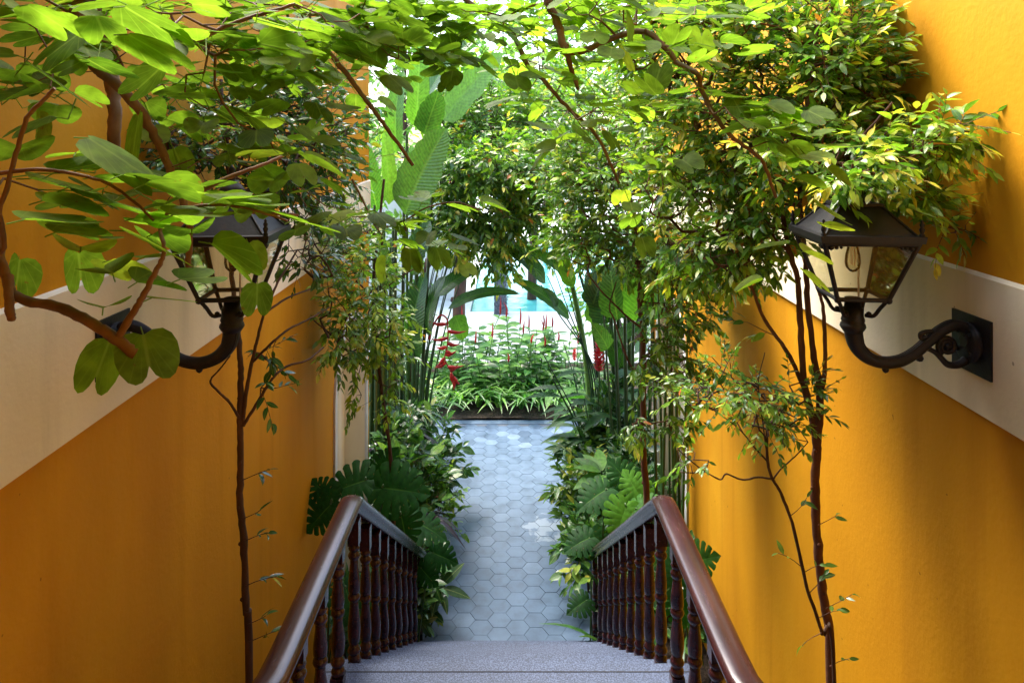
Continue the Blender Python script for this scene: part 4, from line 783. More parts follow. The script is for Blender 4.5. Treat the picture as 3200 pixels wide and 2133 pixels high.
# left tall stalks
def stk(x0, y0, D0, x1, y1, D1, r=.028, ti=.3, lean=0): return (px([(x0, y0, D0), ((x0*2+x1)/3+lean, (y0*2+y1)/3, (D0*2+D1)/3), ((x0+2*x1)/3+lean, (y0+2*y1)/3, (D0+2*D1)/3), (x1, y1, D1)]), r, r*.55, ti)
bs = P(1190, 1600, 8.6); bs[2] = 0
S = []
for k, x in enumerate([1146, 1154, 1162, 1172, 1180, 1190, 1200, 1208, 1218, 1228, 1238, 1250]): S.append(stk(x, 1640, 8.0+.12*(k % 4), x+rng.uniform(-14, 24), 640+rng.uniform(-80, 160), 8.2+.15*(k % 3), rng.uniform(.028, .044), rng.uniform(.0, .5)))
clump('heliconia_clump', 'dense clump of tall dark green stalks beside the cream arch on the left', 'plant', bs, S,
      [((1215, 640, 8.3), (1200, 400, 8.4), .20, dict(tint=.8, sag=.02, nh=(.7, -1, 0), fold=.6)), ((1180, 660, 8.5), (1110, 380, 8.5), .28, dict(tint=.4, sag=.04, nh=(.2, -1, .2))), ((1230, 900, 8.2), (1180, 690, 8.1), .24, dict(tint=.25, nh=(-.3, -1, .2)))], 'tall heliconia clumps in the side beds')
S = [stk(x, 1600, 8.9, x+dx, y, 9, r, ti) for x, dx, y, r, ti in ((1262, 30, 640, .034, .55), (1280, 30, 560, .036, .35), (1296, 60, 500, .03, .2), (1245, 20, 700, .03, .3), (1275, -5, 420, .026, .6))]
bs = P(1270, 1600, 8.9); bs[2] = 0
clump('banana_plant', 'banana plant with huge upright ribbed leaves rising high on the left', 'plant', bs, S,
      [((1265, 670, 8.2), (1395, 400, 8.0), .58, dict(tint=.55, sag=.05, nh=(-.35, -1, .35), fold=.12)), ((1300, 400, 8.8), (1312, 130, 8.9), .30, dict(tint=.62, sag=.03, nh=(.3, -1, 0), fold=.3)), ((1335, 300, 9.0), (1515, 95, 8.8), .26, dict(tint=.35, sag=.08, nh=(-.7, -.8, .4))), ((1385, 375, 8.9), (1570, 165, 8.6), .44, dict(tint=.75, sag=.03, nh=(-.5, -1, .3), fold=.1)),
       ((1325, 420, 8.7), (1372, 285, 8.6), .34, dict(tint=.5, sag=.02, nh=(.1, -1, .1))), ((1240, 480, 8.8), (1262, 220, 8.9), .26, dict(tint=.6, nh=(-.3, -1, 0), fold=.4)), ((1290, 860, 8.6), (1345, 690, 8.6), .34, dict(tint=.15, nh=(-.6, -1, .1)))])
S = []
for k in range(16): x = 1295+k*2.2; S.append(stk(x, 1330+rng.uniform(-10, 60), 9.1, 1325+k*9+rng.uniform(-6, 6), 850-rng.uniform(0, 110), 9.2, rng.uniform(.007, .014), rng.uniform(.05, .5), -18))
bs = P(1310, 1500, 9.1); bs[2] = 0; S.append((np.array([bs, P(1312, 1330, 9.1)]), .05, .04, .2))
root_h = clump('heliconia_clump', 'fan of thin leaning stems holding the hanging red flower by the path', 'plant', bs, S,
      [((1365, 925, 9.0), (1490, 845, 9.2), .30, dict(tint=.35, sag=.10, nh=(-.3, -.6, 1))), ((1400, 965, 8.9), (1625, 918, 8.9), .20, dict(tint=.3, sag=.14, nh=(0, -.55, 1))), ((1340, 1050, 8.9), (1392, 860, 9.0), .32, dict(tint=.22, nh=(-.8, -.6, .1))), ((1290, 1120, 9.0), (1330, 850, 9.0), .38, dict(tint=.3, nh=(-.4, -1, .1), fold=.35)), ((1422, 985, 9.3), (1450, 1060, 9.2), .26, dict(tint=.6, nh=(.2, -1, .2), sag=.05))], 'tall heliconia clumps in the side beds')
# hanging red flower (part of that plant)
m = MB(); ax = px([(1340, 1060, 8.9), (1352, 1020, 8.85), (1376, 985, 8.8), (1396, 995, 8.8), (1399, 1020, 8.8), (1400, 1050, 8.8), (1397, 1085, 8.8), (1390, 1120, 8.8), (1404, 1150, 8.8), (1420, 1180, 8.8)]); axs = smooth_path(ax, 5); tube(m, axs, np.linspace(.012, .007, len(axs)), 7, .2)
zz = [(1394, 1012, -60, -8), (1398, 1034, 70, 0), (1399, 1055, -62, 4), (1398, 1072, 46, 2), (1395, 1083, -38, 0), (1393, 1096, 34, 6), (1391, 1108, 42, -14), (1389, 1118, -30, 26), (1393, 1132, -42, 16), (1399, 1145, 58, -4), (1406, 1158, 30, -22), (1410, 1165, 8, 36), (1418, 1178, 22, 22), (1420, 1182, -2, 36)]
for x, y, dx, dy in zz:
    a = P(x, y, 8.8); b = P(x+dx*.9, y+dy, 8.8); L = np.linalg.norm(b-a); mid = (a+b)/2+np.array([0, 0, -.02]); pp = smooth_path([a, mid, b], 5)
    tube(m, pp, np.interp(np.linspace(0, 1, len(pp)), [0, .25, .7, 1], [.016, .028, .012, .001]), 7, rng.uniform(.2, 1), True, 1.0)
m.build('flower', RED, root_h)
# right side clumps
bs = P(2090, 1650, 6.7); bs[2] = 0; S = []
for k, x in enumerate([2050, 2062, 2078, 2090, 2100, 2112, 2124, 2136]): S.append(stk(x+rng.uniform(-6, 6), 1900, 6.5+.1*(k % 3), x+rng.uniform(-50, 40), 720+rng.uniform(-60, 200), 6.6+.1*(k % 4), rng.uniform(.012, .022), rng.uniform(.1, .8)))
clump('heliconia_clump', 'clump of tall pale stalks in front of the cream arch on the right', 'plant', bs, S, [((2090, 900, 6.5), (2060, 740, 6.6), .23, dict(tint=.35, nh=(.2, -1, .2))), ((2130, 860, 6.3), (2180, 720, 6.2), .26, dict(tint=.2, nh=(.4, -1, .2))), ((2000, 1010, 6.7), (1990, 780, 6.8), .3, dict(tint=.45, nh=(-.2, -1, .2)))], 'tall heliconia clumps in the side beds')
bs = P(1950, 1600, 9.0); bs[2] = 0
S = [stk(x, 1520, 9.0, x1, y, 9.1, r, ti) for x, x1, y, r, ti in ((1975, 1960, 700, .04, .3), (1950, 1925, 780, .036, .2), (1930, 1905, 860, .034, .15), (1990, 2030, 800, .03, .3), (1915, 1870, 900, .022, .2))]
clump('banana_plant', 'banana plant with broad dark leaves behind the red brown trunk on the right', 'plant', bs, S,
      [((1960, 1000, 8.9), (1950, 780, 9.0), .44, dict(tint=.35, nh=(.2, -1, .1))), ((1850, 960, 9.0), (1880, 870, 9.1), .34, dict(tint=.25, nh=(-.2, -1, .1))), ((1925, 1080, 9.0), (2010, 1010, 8.8), .24, dict(tint=.3, nh=(.1, -.7, 1))), ((1900, 1010, 9.1), (1840, 850, 9.2), .5, dict(tint=.15, nh=(.3, -1, .2))), ((1945, 1150, 9.0), (1890, 1010, 9.0), .22, dict(tint=.3, nh=(-.5, -1, .4))), ((2040, 960, 9.1), (2080, 700, 9.2), .42, dict(tint=.4, nh=(.3, -1, .2)))])
bs = P(1850, 1400, 9.6); bs[2] = 0
S = [(px([(1850, 1390, 9.6), (1840, 1200, 9.6), (1820, 1050, 9.6), (1790, 900, 9.6), (1762, 780, 9.6)]), .05, .03, .95), (px([(1870, 1390, 9.6), (1868, 1200, 9.6), (1850, 1000, 9.6), (1810, 850, 9.7)]), .03, .018, .2)]+[(px([(1862+k*4, 1390, 9.5), (1838+k*6, 1150, 9.5), (1790-k*14, 960+k*8, 9.5), (1745-k*18, 800+k*30, 9.5)]), .012, .006, .15) for k in range(4)]
clump('banana_plant', 'banana plant with pale green stem and long leaves arching left over the path', 'plant', bs, S,
      [((1790, 900, 9.5), (1735, 700, 9.6), .22, dict(tint=1, nh=(-.3, -1, .1), fold=.4)), ((1705, 885, 9.5), (1530, 745, 9.3), .30, dict(tint=.18, sag=.10, nh=(.5, -.7, .8))), ((1780, 995, 9.5), (1600, 872, 9.3), .24, dict(tint=.3, sag=.08, nh=(.5, -.7, .8))), ((1765, 850, 9.7), (1600, 770, 9.7), .22, dict(tint=.6, sag=.10, nh=(.3, -.8, 1))), ((1740, 960, 9.4), (1700, 900, 9.4), .14, dict(tint=.5, nh=(.4, -.7, .8))),
       ((1850, 1010, 9.5), (1870, 830, 9.5), .34, dict(tint=.75, nh=(.3, -1, .1)))])
bs = P(1975, 1560, 8.0); bs[2] = 0
S = [stk(x, 1600, 8.0+.1*(k % 3), x+dx, y, 8.1, r_, ti) for k, (x, dx, y, r_, ti) in enumerate([(1945, -30, 850, .026, .05), (1960, -10, 800, .030, .15), (1972, 10, 760, .024, .3), (1990, 20, 820, .030, .05), (2020, 25, 840, .026, .2), (2035, 40, 800, .022, .1), (1930, -50, 900, .018, .3)])]
clump('heliconia_clump', 'dark upright heliconia stalks with broad hanging leaves either side of the red brown trunk', 'plant', bs, S, [((1930, 1000, 7.9), (1905, 820, 8.0), .34, dict(tint=.25, nh=(-.2, -1, .2))), ((2040, 1000, 7.8), (2060, 830, 7.9), .32, dict(tint=.15, nh=(.3, -1, .2))), ((1900, 1090, 7.9), (1850, 1010, 7.8), .2, dict(tint=.5, nh=(-.3, -.7, .8), sag=.1))], 'tall heliconia clumps in the side beds')
# ginger plants (broad leaves in pairs, red cones)
def ginger(base, h, n, label, lean=(0, 0), size=.42, stems=4, flower=None, tint=.4, group=None):
    root = empty('ginger_plant', tuple(base), label, 'plant', group); bm = MB(); tpl = tpl_lance(.27, .14, .35, 7)
    pos, dr, nn, sz, ti = [], [], [], [], []
    for s_ in range(stems):
        a = rng.uniform(0, 6.28); e = np.array([lean[0]+.28*math.cos(a), lean[1]+.28*math.sin(a), 1])*h*rng.uniform(.75, 1.05)
        b = np.asarray(base)+np.array([.1*math.cos(a), .1*math.sin(a), 0]); p_ = smooth_path([b, b+e*np.array([.25, .25, .5]), b+e], 6); tube(bm, p_, np.linspace(.014, .006, len(p_)), 7, .4)
        ph = rng.uniform(0, 6.28)
        for k in range(n):
            f = .3+.7*k/n; q = p_[int(f*(len(p_)-1))]; th = ph+(0 if k % 2 else math.pi)+rng.normal(0, .35); pos.append(q); dr.append((math.cos(th), math.sin(th), .35*f+rng.normal(0, .1))); nn.append((0, 0, 1.)); sz.append(size*rng.uniform(.75, 1.15)); ti.append(np.clip(rng.normal(tint, .15), 0, 1))
    lm = MB(); lm.inst(tpl, np.array(pos), basis(np.array(dr), np.array(nn)+rnd(len(nn), .2)), np.array(sz), np.array(ti)); bm.build('stems', STALK, root); lm.build('leaves', L_GINGER, root)
    if flower:
        for f_ in flower:
            c = P(*f_[:3]); m = MB(); tube(m, smooth_path([np.asarray(base)+[0, 0, h*.3], c-np.array([0, .0, .35]), c-np.array([0, 0, .1])], 5), .008, 6, .4); m.build('flower_stem', STALK, root)
            m = MB(); hh = f_[3]; N = 60; k = np.arange(N); th = k*2.4; z = k/N; rr_ = hh*.16*np.sin(math.pi*(z*.85+.12)); pos = c+np.stack([rr_*np.cos(th)*.5, rr_*np.sin(th)*.5, (z-.5)*hh], 1)
            m.inst(tpl_lance(.55, .2, -.1, 4), pos, basis(np.stack([np.cos(th), np.sin(th), .7+0*th], 1), np.stack([-np.cos(th), -np.sin(th), 1+0*th], 1)), np.full(N, hh*.24), rng.uniform(0, 1, N)); m.build('flower', RED, root)
    return root
def gb(x, y, D): q = P(x, y, D); q[2] = 0; return q
ginger(gb(1860, 1500, 8.9), 1.9, 8, 'tall ginger with a red cone flower among dark leaves on the right', (-.1, 0), .48, 5, [(1872, 1120, 8.5, .34), (1903, 955, 8.9, .22)], .25)
ginger(gb(1835, 1400, 9.9), 1.55, 9, 'light green ginger leaning out over the right edge of the far paving', (-.2, -.05), .46, 5, [(1795, 1110, 9.8, .16)], .55)
ginger(gb(1910, 1500, 8.3), 1.3, 7, 'dark leaved ginger between the red trunk and the path', (-.05, -.1), .44, 4, None, .2)
ginger(gb(1310, 1400, 9.9), 1.0, 7, 'low glossy ginger behind the leaning stems on the left of the path', (.1, 0), .36, 5, None, .35)
ginger(gb(1985, 1480, 10.4), 2.2, 9, 'tall ginger at the back of the right bed below the cream arch', (0, 0), .5, 5, None, .2)
ginger(gb(1200, 1420, 10.2), 2.1, 9, 'tall ginger at the back of the left bed behind the stalks', (.1, 0), .5, 5, None, .2)

# ================================================================== LOW PLANTS ALONG THE PATH
def shrub(base, h, rad, n, label, leaf, tpl=T_OVAL, size=.13, tbase=.4, tiptint=.2, name='shrub', lean=0., group=None, cat='shrub', nl=7, L=.2):
    base = np.asarray(base, float); root = empty(name, tuple(base), label, cat, group); bm = MB(); lm = MB()
    v = nrm(rnd(n)); v[:, 2] = np.abs(v[:, 2]); v *= rng.random((n, 1))**.4; T = base+np.array([lean, 0, h*.35])+v*np.array([rad, rad, h*.65])
    stems = []
    for k in range(4):
        a = k*1.57+rng.uniform(0, 1); e = base+np.array([lean*.6+.4*rad*math.cos(a), .4*rad*math.sin(a), h*.6]); stems.append(trunk(bm, np.array([base+np.array([.04*math.cos(a), .04*math.sin(a), 0]), (base+e)/2, e]), .012, .006, 6, False))
    NP, par, load, tips, n0 = grow(stems, T, up=.2); limbs(bm, NP, par, load, n0, rmax=.01)
    d = nrm(NP[tips]-(base+np.array([0, 0, h*.3])))+rnd(len(tips), .4); twig_leaves(lm, bm, NP[tips], d, tpl, L=L, nl=nl, size=size, tbase=tbase, tiptint=tiptint)
    bm.build('stems', BARK_D, root); lm.build('leaves', leaf, root); return root
shrub(gb(1318, 1500, 8.6), 1.15, .42, 80, 'dark glossy shrub leaning over the left edge of the path', L_DARK, size=.13, lean=.05, L=.2)
shrub(gb(1352, 1560, 7.7), .85, .28, 70, 'bright green small leaved shrub spilling onto the paving on the left', L_SMALL, size=.085, tbase=.5, tiptint=.3)
shrub(gb(1270, 1420, 9.9), 1.3, .40, 80, 'mid green shrub at the far left corner of the paving', L_DARK, size=.12, tbase=.6, lean=.0)
shrub(gb(1265, 1540, 7.6), 1.4, .42, 80, 'dark shrub filling the left bed below the tall stalks', L_DARK, size=.15)
shrub(gb(1265, 1600, 6.6), .9, .35, 60, 'low dark shrub beside the foot of the left balustrade', L_DARK, size=.13, tbase=.25)
shrub(gb(1868, 1480, 8.7), 1.0, .38, 80, 'dark broad leaved shrub bulging over the right edge of the path', L_DARK, size=.13, tbase=.5, lean=-.04)
shrub(gb(1825, 1560, 7.8), 1.0, .30, 70, 'mid green shrub with drooping leaves halfway along the right of the path', L_DARK, T_LANCE, size=.13, tbase=.75, lean=-.03)
shrub(gb(1850, 1600, 7.0), .75, .3, 60, 'low round leaved shrub at the right of the path near the steps', L_DARK, size=.13, tbase=.45)
shrub(gb(1930, 1560, 7.9), 1.1, .4, 70, 'dark shrub filling the right bed behind the split leaves', L_DARK, size=.15, tbase=.2)
shrub(gb(1900, 1390, 10.4), 1.0, .36, 70, 'glossy green shrub at the far right corner of the paving', L_DARK, size=.15, tbase=.6)
shrub(gb(1170, 1700, 6.2), .7, .4, 50, 'dark shrub between the left wall and the staircase', L_DARK, size=.13, tbase=.3)
shrub(gb(2060, 1700, 6.2), .7, .4, 50, 'dark shrub between the right wall and the staircase', L_DARK, size=.13, tbase=.3)
def straps(base, n, L, wd, label, leaf, name='strap_plant', tint=.5, arch=.8, up=1.0, cat='plant', group=None, stem=0, lift=0., spread=6.283):
    root = empty(name, tuple(base), label, cat, group); m = MB(); base = np.asarray(base, float)+np.array([0, 0, lift])
    V, U, Fq = [], [], []; K = 7
    for i in range(n):
        a = rng.uniform(0, 6.283); ll = L*rng.uniform(.6, 1.15); e = rng.uniform(.25, 1.25)*up; t = np.linspace(0, 1, K); h = math.cos(e)*0+1
        hor = np.array([math.cos(a), math.sin(a), 0]); s0 = rng.uniform(.3, 1.1)
        c = base+hor*(.03+ll*(t*.35*s0+t*t*.55)[:, None])+np.array([0, 0, 1.])*(ll*(t*(1.25-.3*s0)-arch*t*t*1.05)*up)[:, None]
        sd_ = np.array([-math.sin(a), math.cos(a), 0]); wv = wd*.5*np.sin(math.pi*np.clip(t*.86+.12, 0, 1))**.7; wv[-1] = .001
        for k in range(K):
            for s_ in (-1, 0, 1): V.append(c[k]+sd_*s_*wv[k]+np.array([0, 0, abs(s_)*wv[k]*.35])); U.append((s_, t[k], 0))
        b = i*K*3
        for k in range(K-1): Fq += [(b+k*3, b+k*3+1, b+k*3+4, b+k*3+3), (b+k*3+1, b+k*3+2, b+k*3+5, b+k*3+4)]
    m.add(np.array(V), [np.array(Fq)], np.repeat(np.clip(rng.normal(tint, .2, n), 0, 1), K*3), np.array(U)); m.build('leaves', leaf, root)
    if stem: s_ = MB(); b0 = base.copy(); b0[2] = 0; tube(s_, [b0, (b0+base)/2+[.02, 0, 0], base+[0, 0, .03]], [.02, .018, .015], 7, .3); s_.build('stem', BARK_D, root)
    return root
for x_, y_, D_, h_, n_, s_, t_, lab in [(1240, 1500, 7.9, 1.5, 70, .15, .15, 'deep green shrub in the left bed right behind the big split leaves'), (1300, 1500, 8.1, .8, 60, .12, .3, 'low dense dark ground shrub in the left bed beside the purple leaves'), (1220, 1380, 9.6, 1.7, 80, .15, .3, 'tall dark shrub in front of the left stalk clump'),
        (1930, 1480, 8.8, 1.6, 80, .16, .15, 'deep green shrub below the red cone flower on the right'), (1990, 1560, 7.4, 1.2, 70, .15, .2, 'dark shrub around the foot of the red brown trunk'), (1870, 1560, 7.6, .7, 60, .12, .3, 'low dense dark ground shrub along the right edge of the path'), (2070, 1520, 7.0, .9, 60, .13, .15, 'dark undergrowth shrub in front of the right cream arch')]:
    shrub(gb(x_, y_, D_), h_, .36, n_, lab, L_DARK, size=s_, tbase=t_)
straps(gb(1285, 1450, 8.7), 40, .62, .05, 'dark strap leaved dragon plant arching beside the left stalks', L_DARK, 'dragon_plant', .5, .9, stem=1, lift=1.05)
straps(gb(1250, 1460, 8.3), 26, .6, .07, 'purple black cordyline behind the left shrubs', L_PURPLE, 'cordyline', .3, 1.1, stem=1, lift=.95)
straps(gb(1335, 1620, 7.1), 34, .42, .06, 'purple black cordyline drooping over the left edge of the path', L_PURPLE, 'cordyline', .6, 1.2, stem=1, lift=.6)
straps(gb(2110, 1900, 5.2), 14, .8, .05, 'bright strap leaved plant behind the right balustrade', L_BED, 'strap_plant', .7, .6)
straps(gb(2230, 2100, 4.4), 12, .9, .06, 'bright strap leaved plant at the foot of the right wall', L_BED, 'strap_plant', .8, .5)
straps(gb(1900, 1800, 6.1), 7, .6, .045, 'single spray of green strap leaves at the foot of the right balustrade', L_BED, 'strap_plant', .6, .5)
def rosette(base, c, n, size, label, leaf, name, tint=.5, tpl=None, elev=.35, cat='plant', face=(0, -.4, 1), group=None):
    root = empty(name, tuple(base), label, cat, group); c = np.asarray(c, float); m = MB(); fz = nrm(np.array(face, float)); u = nrm(np.cross(fz, [1, .1, 0])); v = np.cross(fz, u)
    a = np.arange(n)*2.4+rng.uniform(0, 6); e = rng.uniform(-.1, elev*1.6, n); d = u[None]*np.cos(a)[:, None]+v[None]*np.sin(a)[:, None]+fz*e[:, None]
    m.inst(tpl or tpl_lance(.36, .1, .25, 7), c+nrm(d)*.03, basis(d, np.broadcast_to(fz, (n, 3))+rnd(n, .12)), size*rng.uniform(.75, 1.1, n), np.clip(rng.normal(tint, .15, n), 0, 1)); m.build('leaves', leaf, root)
    s_ = MB(); tube(s_, smooth_path([base, (np.asarray(base)+c)/2+[.03, 0, 0], c], 4), .009, 7, .4); s_.build('stem', STALK, root); return root
rosette(gb(1330, 1900, 6.35), P(1375, 1835, 6.4), 8, .26, 'striped leaf zebra plant leaning over the paving at the foot of the left balustrade', L_STRIPE, 'zebra_plant', .5)
rosette(gb(1800, 1450, 8.8), P(1760, 1400, 8.8), 11, .24, 'striped leaf zebra plant above the right edge of the far paving', L_STRIPE, 'zebra_plant', .7)
rosette(gb(1900, 1550, 7.2), P(1885, 1478, 7.1), 12, .33, 'rosette of long glossy leaves above the split leaves on the right', L_GINGER, 'rosette_plant', .6)
# split-leaf plants
def tpl_monstera(nf=7):
    V = []; U = []; Q = []; K = 8
    OUT = np.array([(.02, -.02), (.14, -.09), (.28, -.10), (.42, -.02), (.51, .14), (.535, .32), (.50, .50), (.42, .66), (.31, .79), (.18, .90), (.07, .98), (0, 1.04)])
    cs = np.linspace(0, 1, len(OUT))
    def margin(f): return np.array([np.interp(f, cs, OUT[:, 0]), np.interp(f, cs, OUT[:, 1])])
    def rib(f): return np.array([0, .13+.85*max(0, (f-.12)/.88)**1.35])
    ed = np.array([0, .24, .37, .49, .60, .71, .82, 1.0])
    for sx in (-1, 1):
        for i in range(nf):
            f0, f1 = ed[i], ed[i+1]; b0 = len(V); cols = 5; slit = .50 if i % 2 else .40
            for k in range(K+1):
                q = k/K; g = 0 if q < slit else .0135*min(1, (q-slit)/.22)
                lo = f0+(g if i > 0 else 0); hi = f1-(g if i < nf-1 else 0); rnd_ = (1 if q < .99 else 0)
                for c_ in range(cols):
                    s_ = c_/(cols-1); f = lo+(hi-lo)*s_; p0 = rib(f*.93); p1 = margin(f); shrink = 1-.09*(abs(2*s_-1)**3)*(q > .9)*(0 if (i == 0 and c_ == 0) or (i == nf-1 and c_ == cols-1) else 1)
                    p = p0+(p1-p0)*q*shrink
                    z = .22*abs(p[0])-.55*p[0]**2-.22*(p[1]-.35)**2-.010*abs(2*s_-1)*min(1, q*2)
                    V.append((sx*p[0], p[1], z)); U.append((min(1, (.0 if q == 0 else .2+q*.8)), p[1], 0))
            for k in range(K):
                for c_ in range(cols-1):
                    a_ = b0+k*cols+c_; f = (a_, a_+1, a_+cols+1, a_+cols); Q.append(f if sx < 0 else f[::-1])
    return np.array(V), [np.array(Q)], np.array(U)
T_MON = tpl_monstera()
def monstera(base, leaves, label, tint=.5):
    """leaves: (px, py, D, size, direction (x, y, z) of the tip, face normal)"""
    root = empty('split_leaf_plant', tuple(base), label, 'plant', 'split leaf plants beside the balustrades'); st_ = MB()
    for (x, y, D, s_, d, nn, ti) in leaves:
        c = P(x, y, D); s_ *= .92; d = nrm(np.array(d, float)+rnd(1, .12)[0]); nn = nrm(np.array(nn, float)+rnd(1, .22)[0]); Rm = basis(d[None], nn[None]); m = MB(); o = c-Rm[0] @ np.array([0, .38*s_, 0])
        m.inst(T_MON, o[None], Rm, np.array([s_]), np.array([ti])); m.build('split_leaf', L_MONST, root)
        at = o+Rm[0] @ np.array([0, .13*s_, 0]); b = np.asarray(base)+rnd(1, .05)[0]*[1, 1, 0]; tube(st_, smooth_path([b, (b+at)/2+[0, .05, .15], at-Rm[0][:, 2]*.03-[0, 0, .02], at], 5), .008, 7, .5)
    st_.build('stems', STALK, root); return root
monstera(gb(1170, 1800, 5.9), [(1105, 1512, 5.6, .44, (-.95, -.2, -.15), (-.05, -.75, 1), .5), (1235, 1528, 5.5, .48, (.95, -.1, -.05), (.1, -.85, .9), .5), (1200, 1465, 6.0, .36, (.5, .2, .6), (.1, -.9, .6), .3)], 'split leaf plant with two big glossy leaves above the bend of the left handrail')
monstera(gb(1290, 1850, 6.0), [(1320, 1640, 5.9, .42, (.8, -.3, -.35), (.2, -.6, .9), .25), (1260, 1640, 5.7, .36, (.2, -.4, -.8), (.1, -.8, .7), .2), (1375, 1735, 6.2, .30, (.9, -.2, -.2), (.2, -.6, .9), .2), (1330, 1790, 6.1, .26, (.6, -.5, -.4), (.1, -.7, .8), .3)], 'dark split leaf plant outside the lower end of the left balustrade')
monstera(gb(1010, 1950, 5.3), [(1010, 1600, 5.2, .34, (-.6, -.2, -.5), (-.2, -.9, .6), .4), (1015, 1540, 5.3, .26, (-.5, .2, .5), (.1, -.9, .4), .35), (1090, 1870, 5.0, .34, (.4, -.3, -.7), (.3, -.9, .5), .4)], 'split leaf plant half hidden behind the left handrail and balusters')
monstera(gb(1900, 1750, 6.4), [(1868, 1545, 6.2, .40, (-.75, -.3, -.2), (-.1, -.5, 1), .3), (1950, 1490, 6.4, .36, (-.5, .2, .4), (0, -.8, .7), .3), (1820, 1690, 6.2, .32, (-.8, -.4, -.45), (-.1, -.4, 1), .2)], 'dark green split leaf plant leaning over the right edge of the paving')
monstera(gb(1990, 1850, 5.9), [(1945, 1612, 5.7, .36, (-.6, -.3, -.6), (-.1, -.75, .8), .85), (2010, 1580, 5.7, .32, (.75, -.1, .35), (.1, -.5, 1), .6), (1985, 1525, 6.0, .32, (-.4, .3, .5), (0, -.8, .7), .8)], 'bright lime green split leaf plant above the right handrail')
monstera(gb(1850, 1900, 6.2), [(1815, 1885, 6.1, .26, (-.8, -.4, -.3), (-.1, -.4, 1), .15), (1845, 1790, 6.2, .28, (-.3, -.4, .6), (0, -.8, .7), .3), (1860, 1690, 6.3, .32, (.2, -.4, -.6), (.1, -.8, .8), .2)], 'small dark split leaf plant at the foot of the right balustrade')
monstera(gb(2150, 1950, 5.0), [(2110, 1780, 5.0, .32, (-.3, -.3, -.6), (-.1, -.9, .6), .4), (2180, 1750, 4.9, .30, (.4, -.2, .3), (.1, -.8, .7), .6), (2130, 1900, 4.9, .28, (.4, -.3, -.5), (.1, -.8, .7), .4)], 'split leaf plant seen through the right balusters')

# ================================================================== GARDEN BED BEYOND THE PAVING
def costus(x, y, h, flower, lab, grp, ti):
    base = np.array([x, y, .1]); root = empty('spiral_ginger', tuple(base), lab, 'plant', grp); bm = MB(); a = rng.uniform(0, 6.28); ln = rng.uniform(.05, .3)*h
    p_ = smooth_path([base, base+[ln*.2*math.cos(a), ln*.2*math.sin(a), h*.5], base+[ln*math.cos(a), ln*math.sin(a), h]], 7); tube(bm, p_, np.linspace(.011, .006, len(p_)), 6, .7)
    n = int(13*h/1.2)+4; f = np.linspace(.28, .98, n); q = p_[(f*(len(p_)-1)).astype(int)]; th = np.arange(n)*2.0+rng.uniform(0, 6)
    lm = MB(); lm.inst(tpl_lance(.42, .1, .22, 5), q, basis(np.stack([np.cos(th), np.sin(th), .25+0*th], 1), np.tile([0, 0, 1.], (n, 1))+rnd(n, .2)), .29*rng.uniform(.75, 1.2, n), np.clip(rng.normal(ti, .18, n), 0, 1))
    bm.build('stem', STALK, root); lm.build('leaves', L_BED, root)
    if flower: m = MB(); e = p_[-1]; tube(m, smooth_path([e-[0, 0, .02], e+[.01, 0, flower*.5], e+[rng.normal(0, .03), 0, flower]], 5), np.interp(np.linspace(0, 1, 11), [0, .15, .6, 1], [.010, .019, .014, .003]), 8, rng.random()); m.build('flower_spike', RED, root)
    return root
G = 'red spiked spiral gingers in the bed beyond the paving'; spiked = []
for (pxx, pyy, D, fl) in [(1440, 1000, 12.6, .3), (1385, 1050, 12.9, .0), (1470, 1090, 12.4, .22), (1505, 970, 13.2, .34), (1530, 1070, 12.5, .25), (1590, 975, 13.0, .26), (1632, 1010, 13.2, .3), (1598, 1055, 12.3, .22), (1672, 1025, 13.5, .3), (1688, 1020, 13.0, .28), (1706, 1025, 13.6, .24), (1725, 1035, 13.2, .2), (1645, 1090, 12.2, .14), (1690, 1090, 12.3, .16), (1560, 1130, 12.1, .0), (1420, 1110, 12.2, .0), (1720, 1090, 12.6, .14), (1755, 1040, 13.0, .2), (1495, 1140, 12.1, .0), (1595, 1150, 12.0, .14), (1360, 1130, 12.6, 0), (1460, 1040, 13.4, .2), (1560, 1020, 13.7, 0), (1650, 1060, 13.8, 0), (1610, 1100, 12.8, 0), (1520, 1110, 12.9, 0), (1400, 1080, 13.6, 0), (1760, 1110, 12.4, 0), (1800, 1080, 13, .2), (1320, 1090, 13, .2), (1680, 1140, 12.2, 0), (1550, 1080, 13.2, 0), (1620, 1180, 11.95, 0), (1470, 1180, 12, 0), (1400, 1150, 12.4, 0), (1440, 1120, 12.9, 0), (1500, 1060, 13.4, 0), (1540, 1150, 12.4, 0), (1580, 1100, 13.5, 0), (1620, 1130, 12.6, 0), (1660, 1180, 12.0, 0), (1700, 1150, 12.6, 0), (1720, 1060, 13.4, 0), (1500, 1180, 12.2, 0), (1380, 1100, 13.3, 0), (1480, 1120, 13.5, 0), (1650, 1120, 13.2, 0), (1600, 1070, 13.6, 0), (1430, 1070, 13.6, 0), (1340, 1130, 13.2, 0), (1780, 1060, 13.6, 0)]:
    pyy -= 22 if pyy < 1040 else 36; q = P(pxx, pyy, D); o = costus(q[0]+rng.normal(0, .05), D, q[2]-.1-fl*.6, fl, 'leafy spiral ginger stem topped by a red flower spike in the far bed' if fl else 'leafy spiral ginger stem without a flower in the far bed', G if fl else 'flowerless spiral gingers in the bed beyond the paving', rng.uniform(.4, .75))
    if fl: spiked.append((o.location.x/o.location.y, fl, o))
ORD = 'leftmost second third fourth fifth sixth seventh eighth ninth tenth eleventh twelfth thirteenth fourteenth fifteenth sixteenth seventeenth eighteenth rightmost'.split()
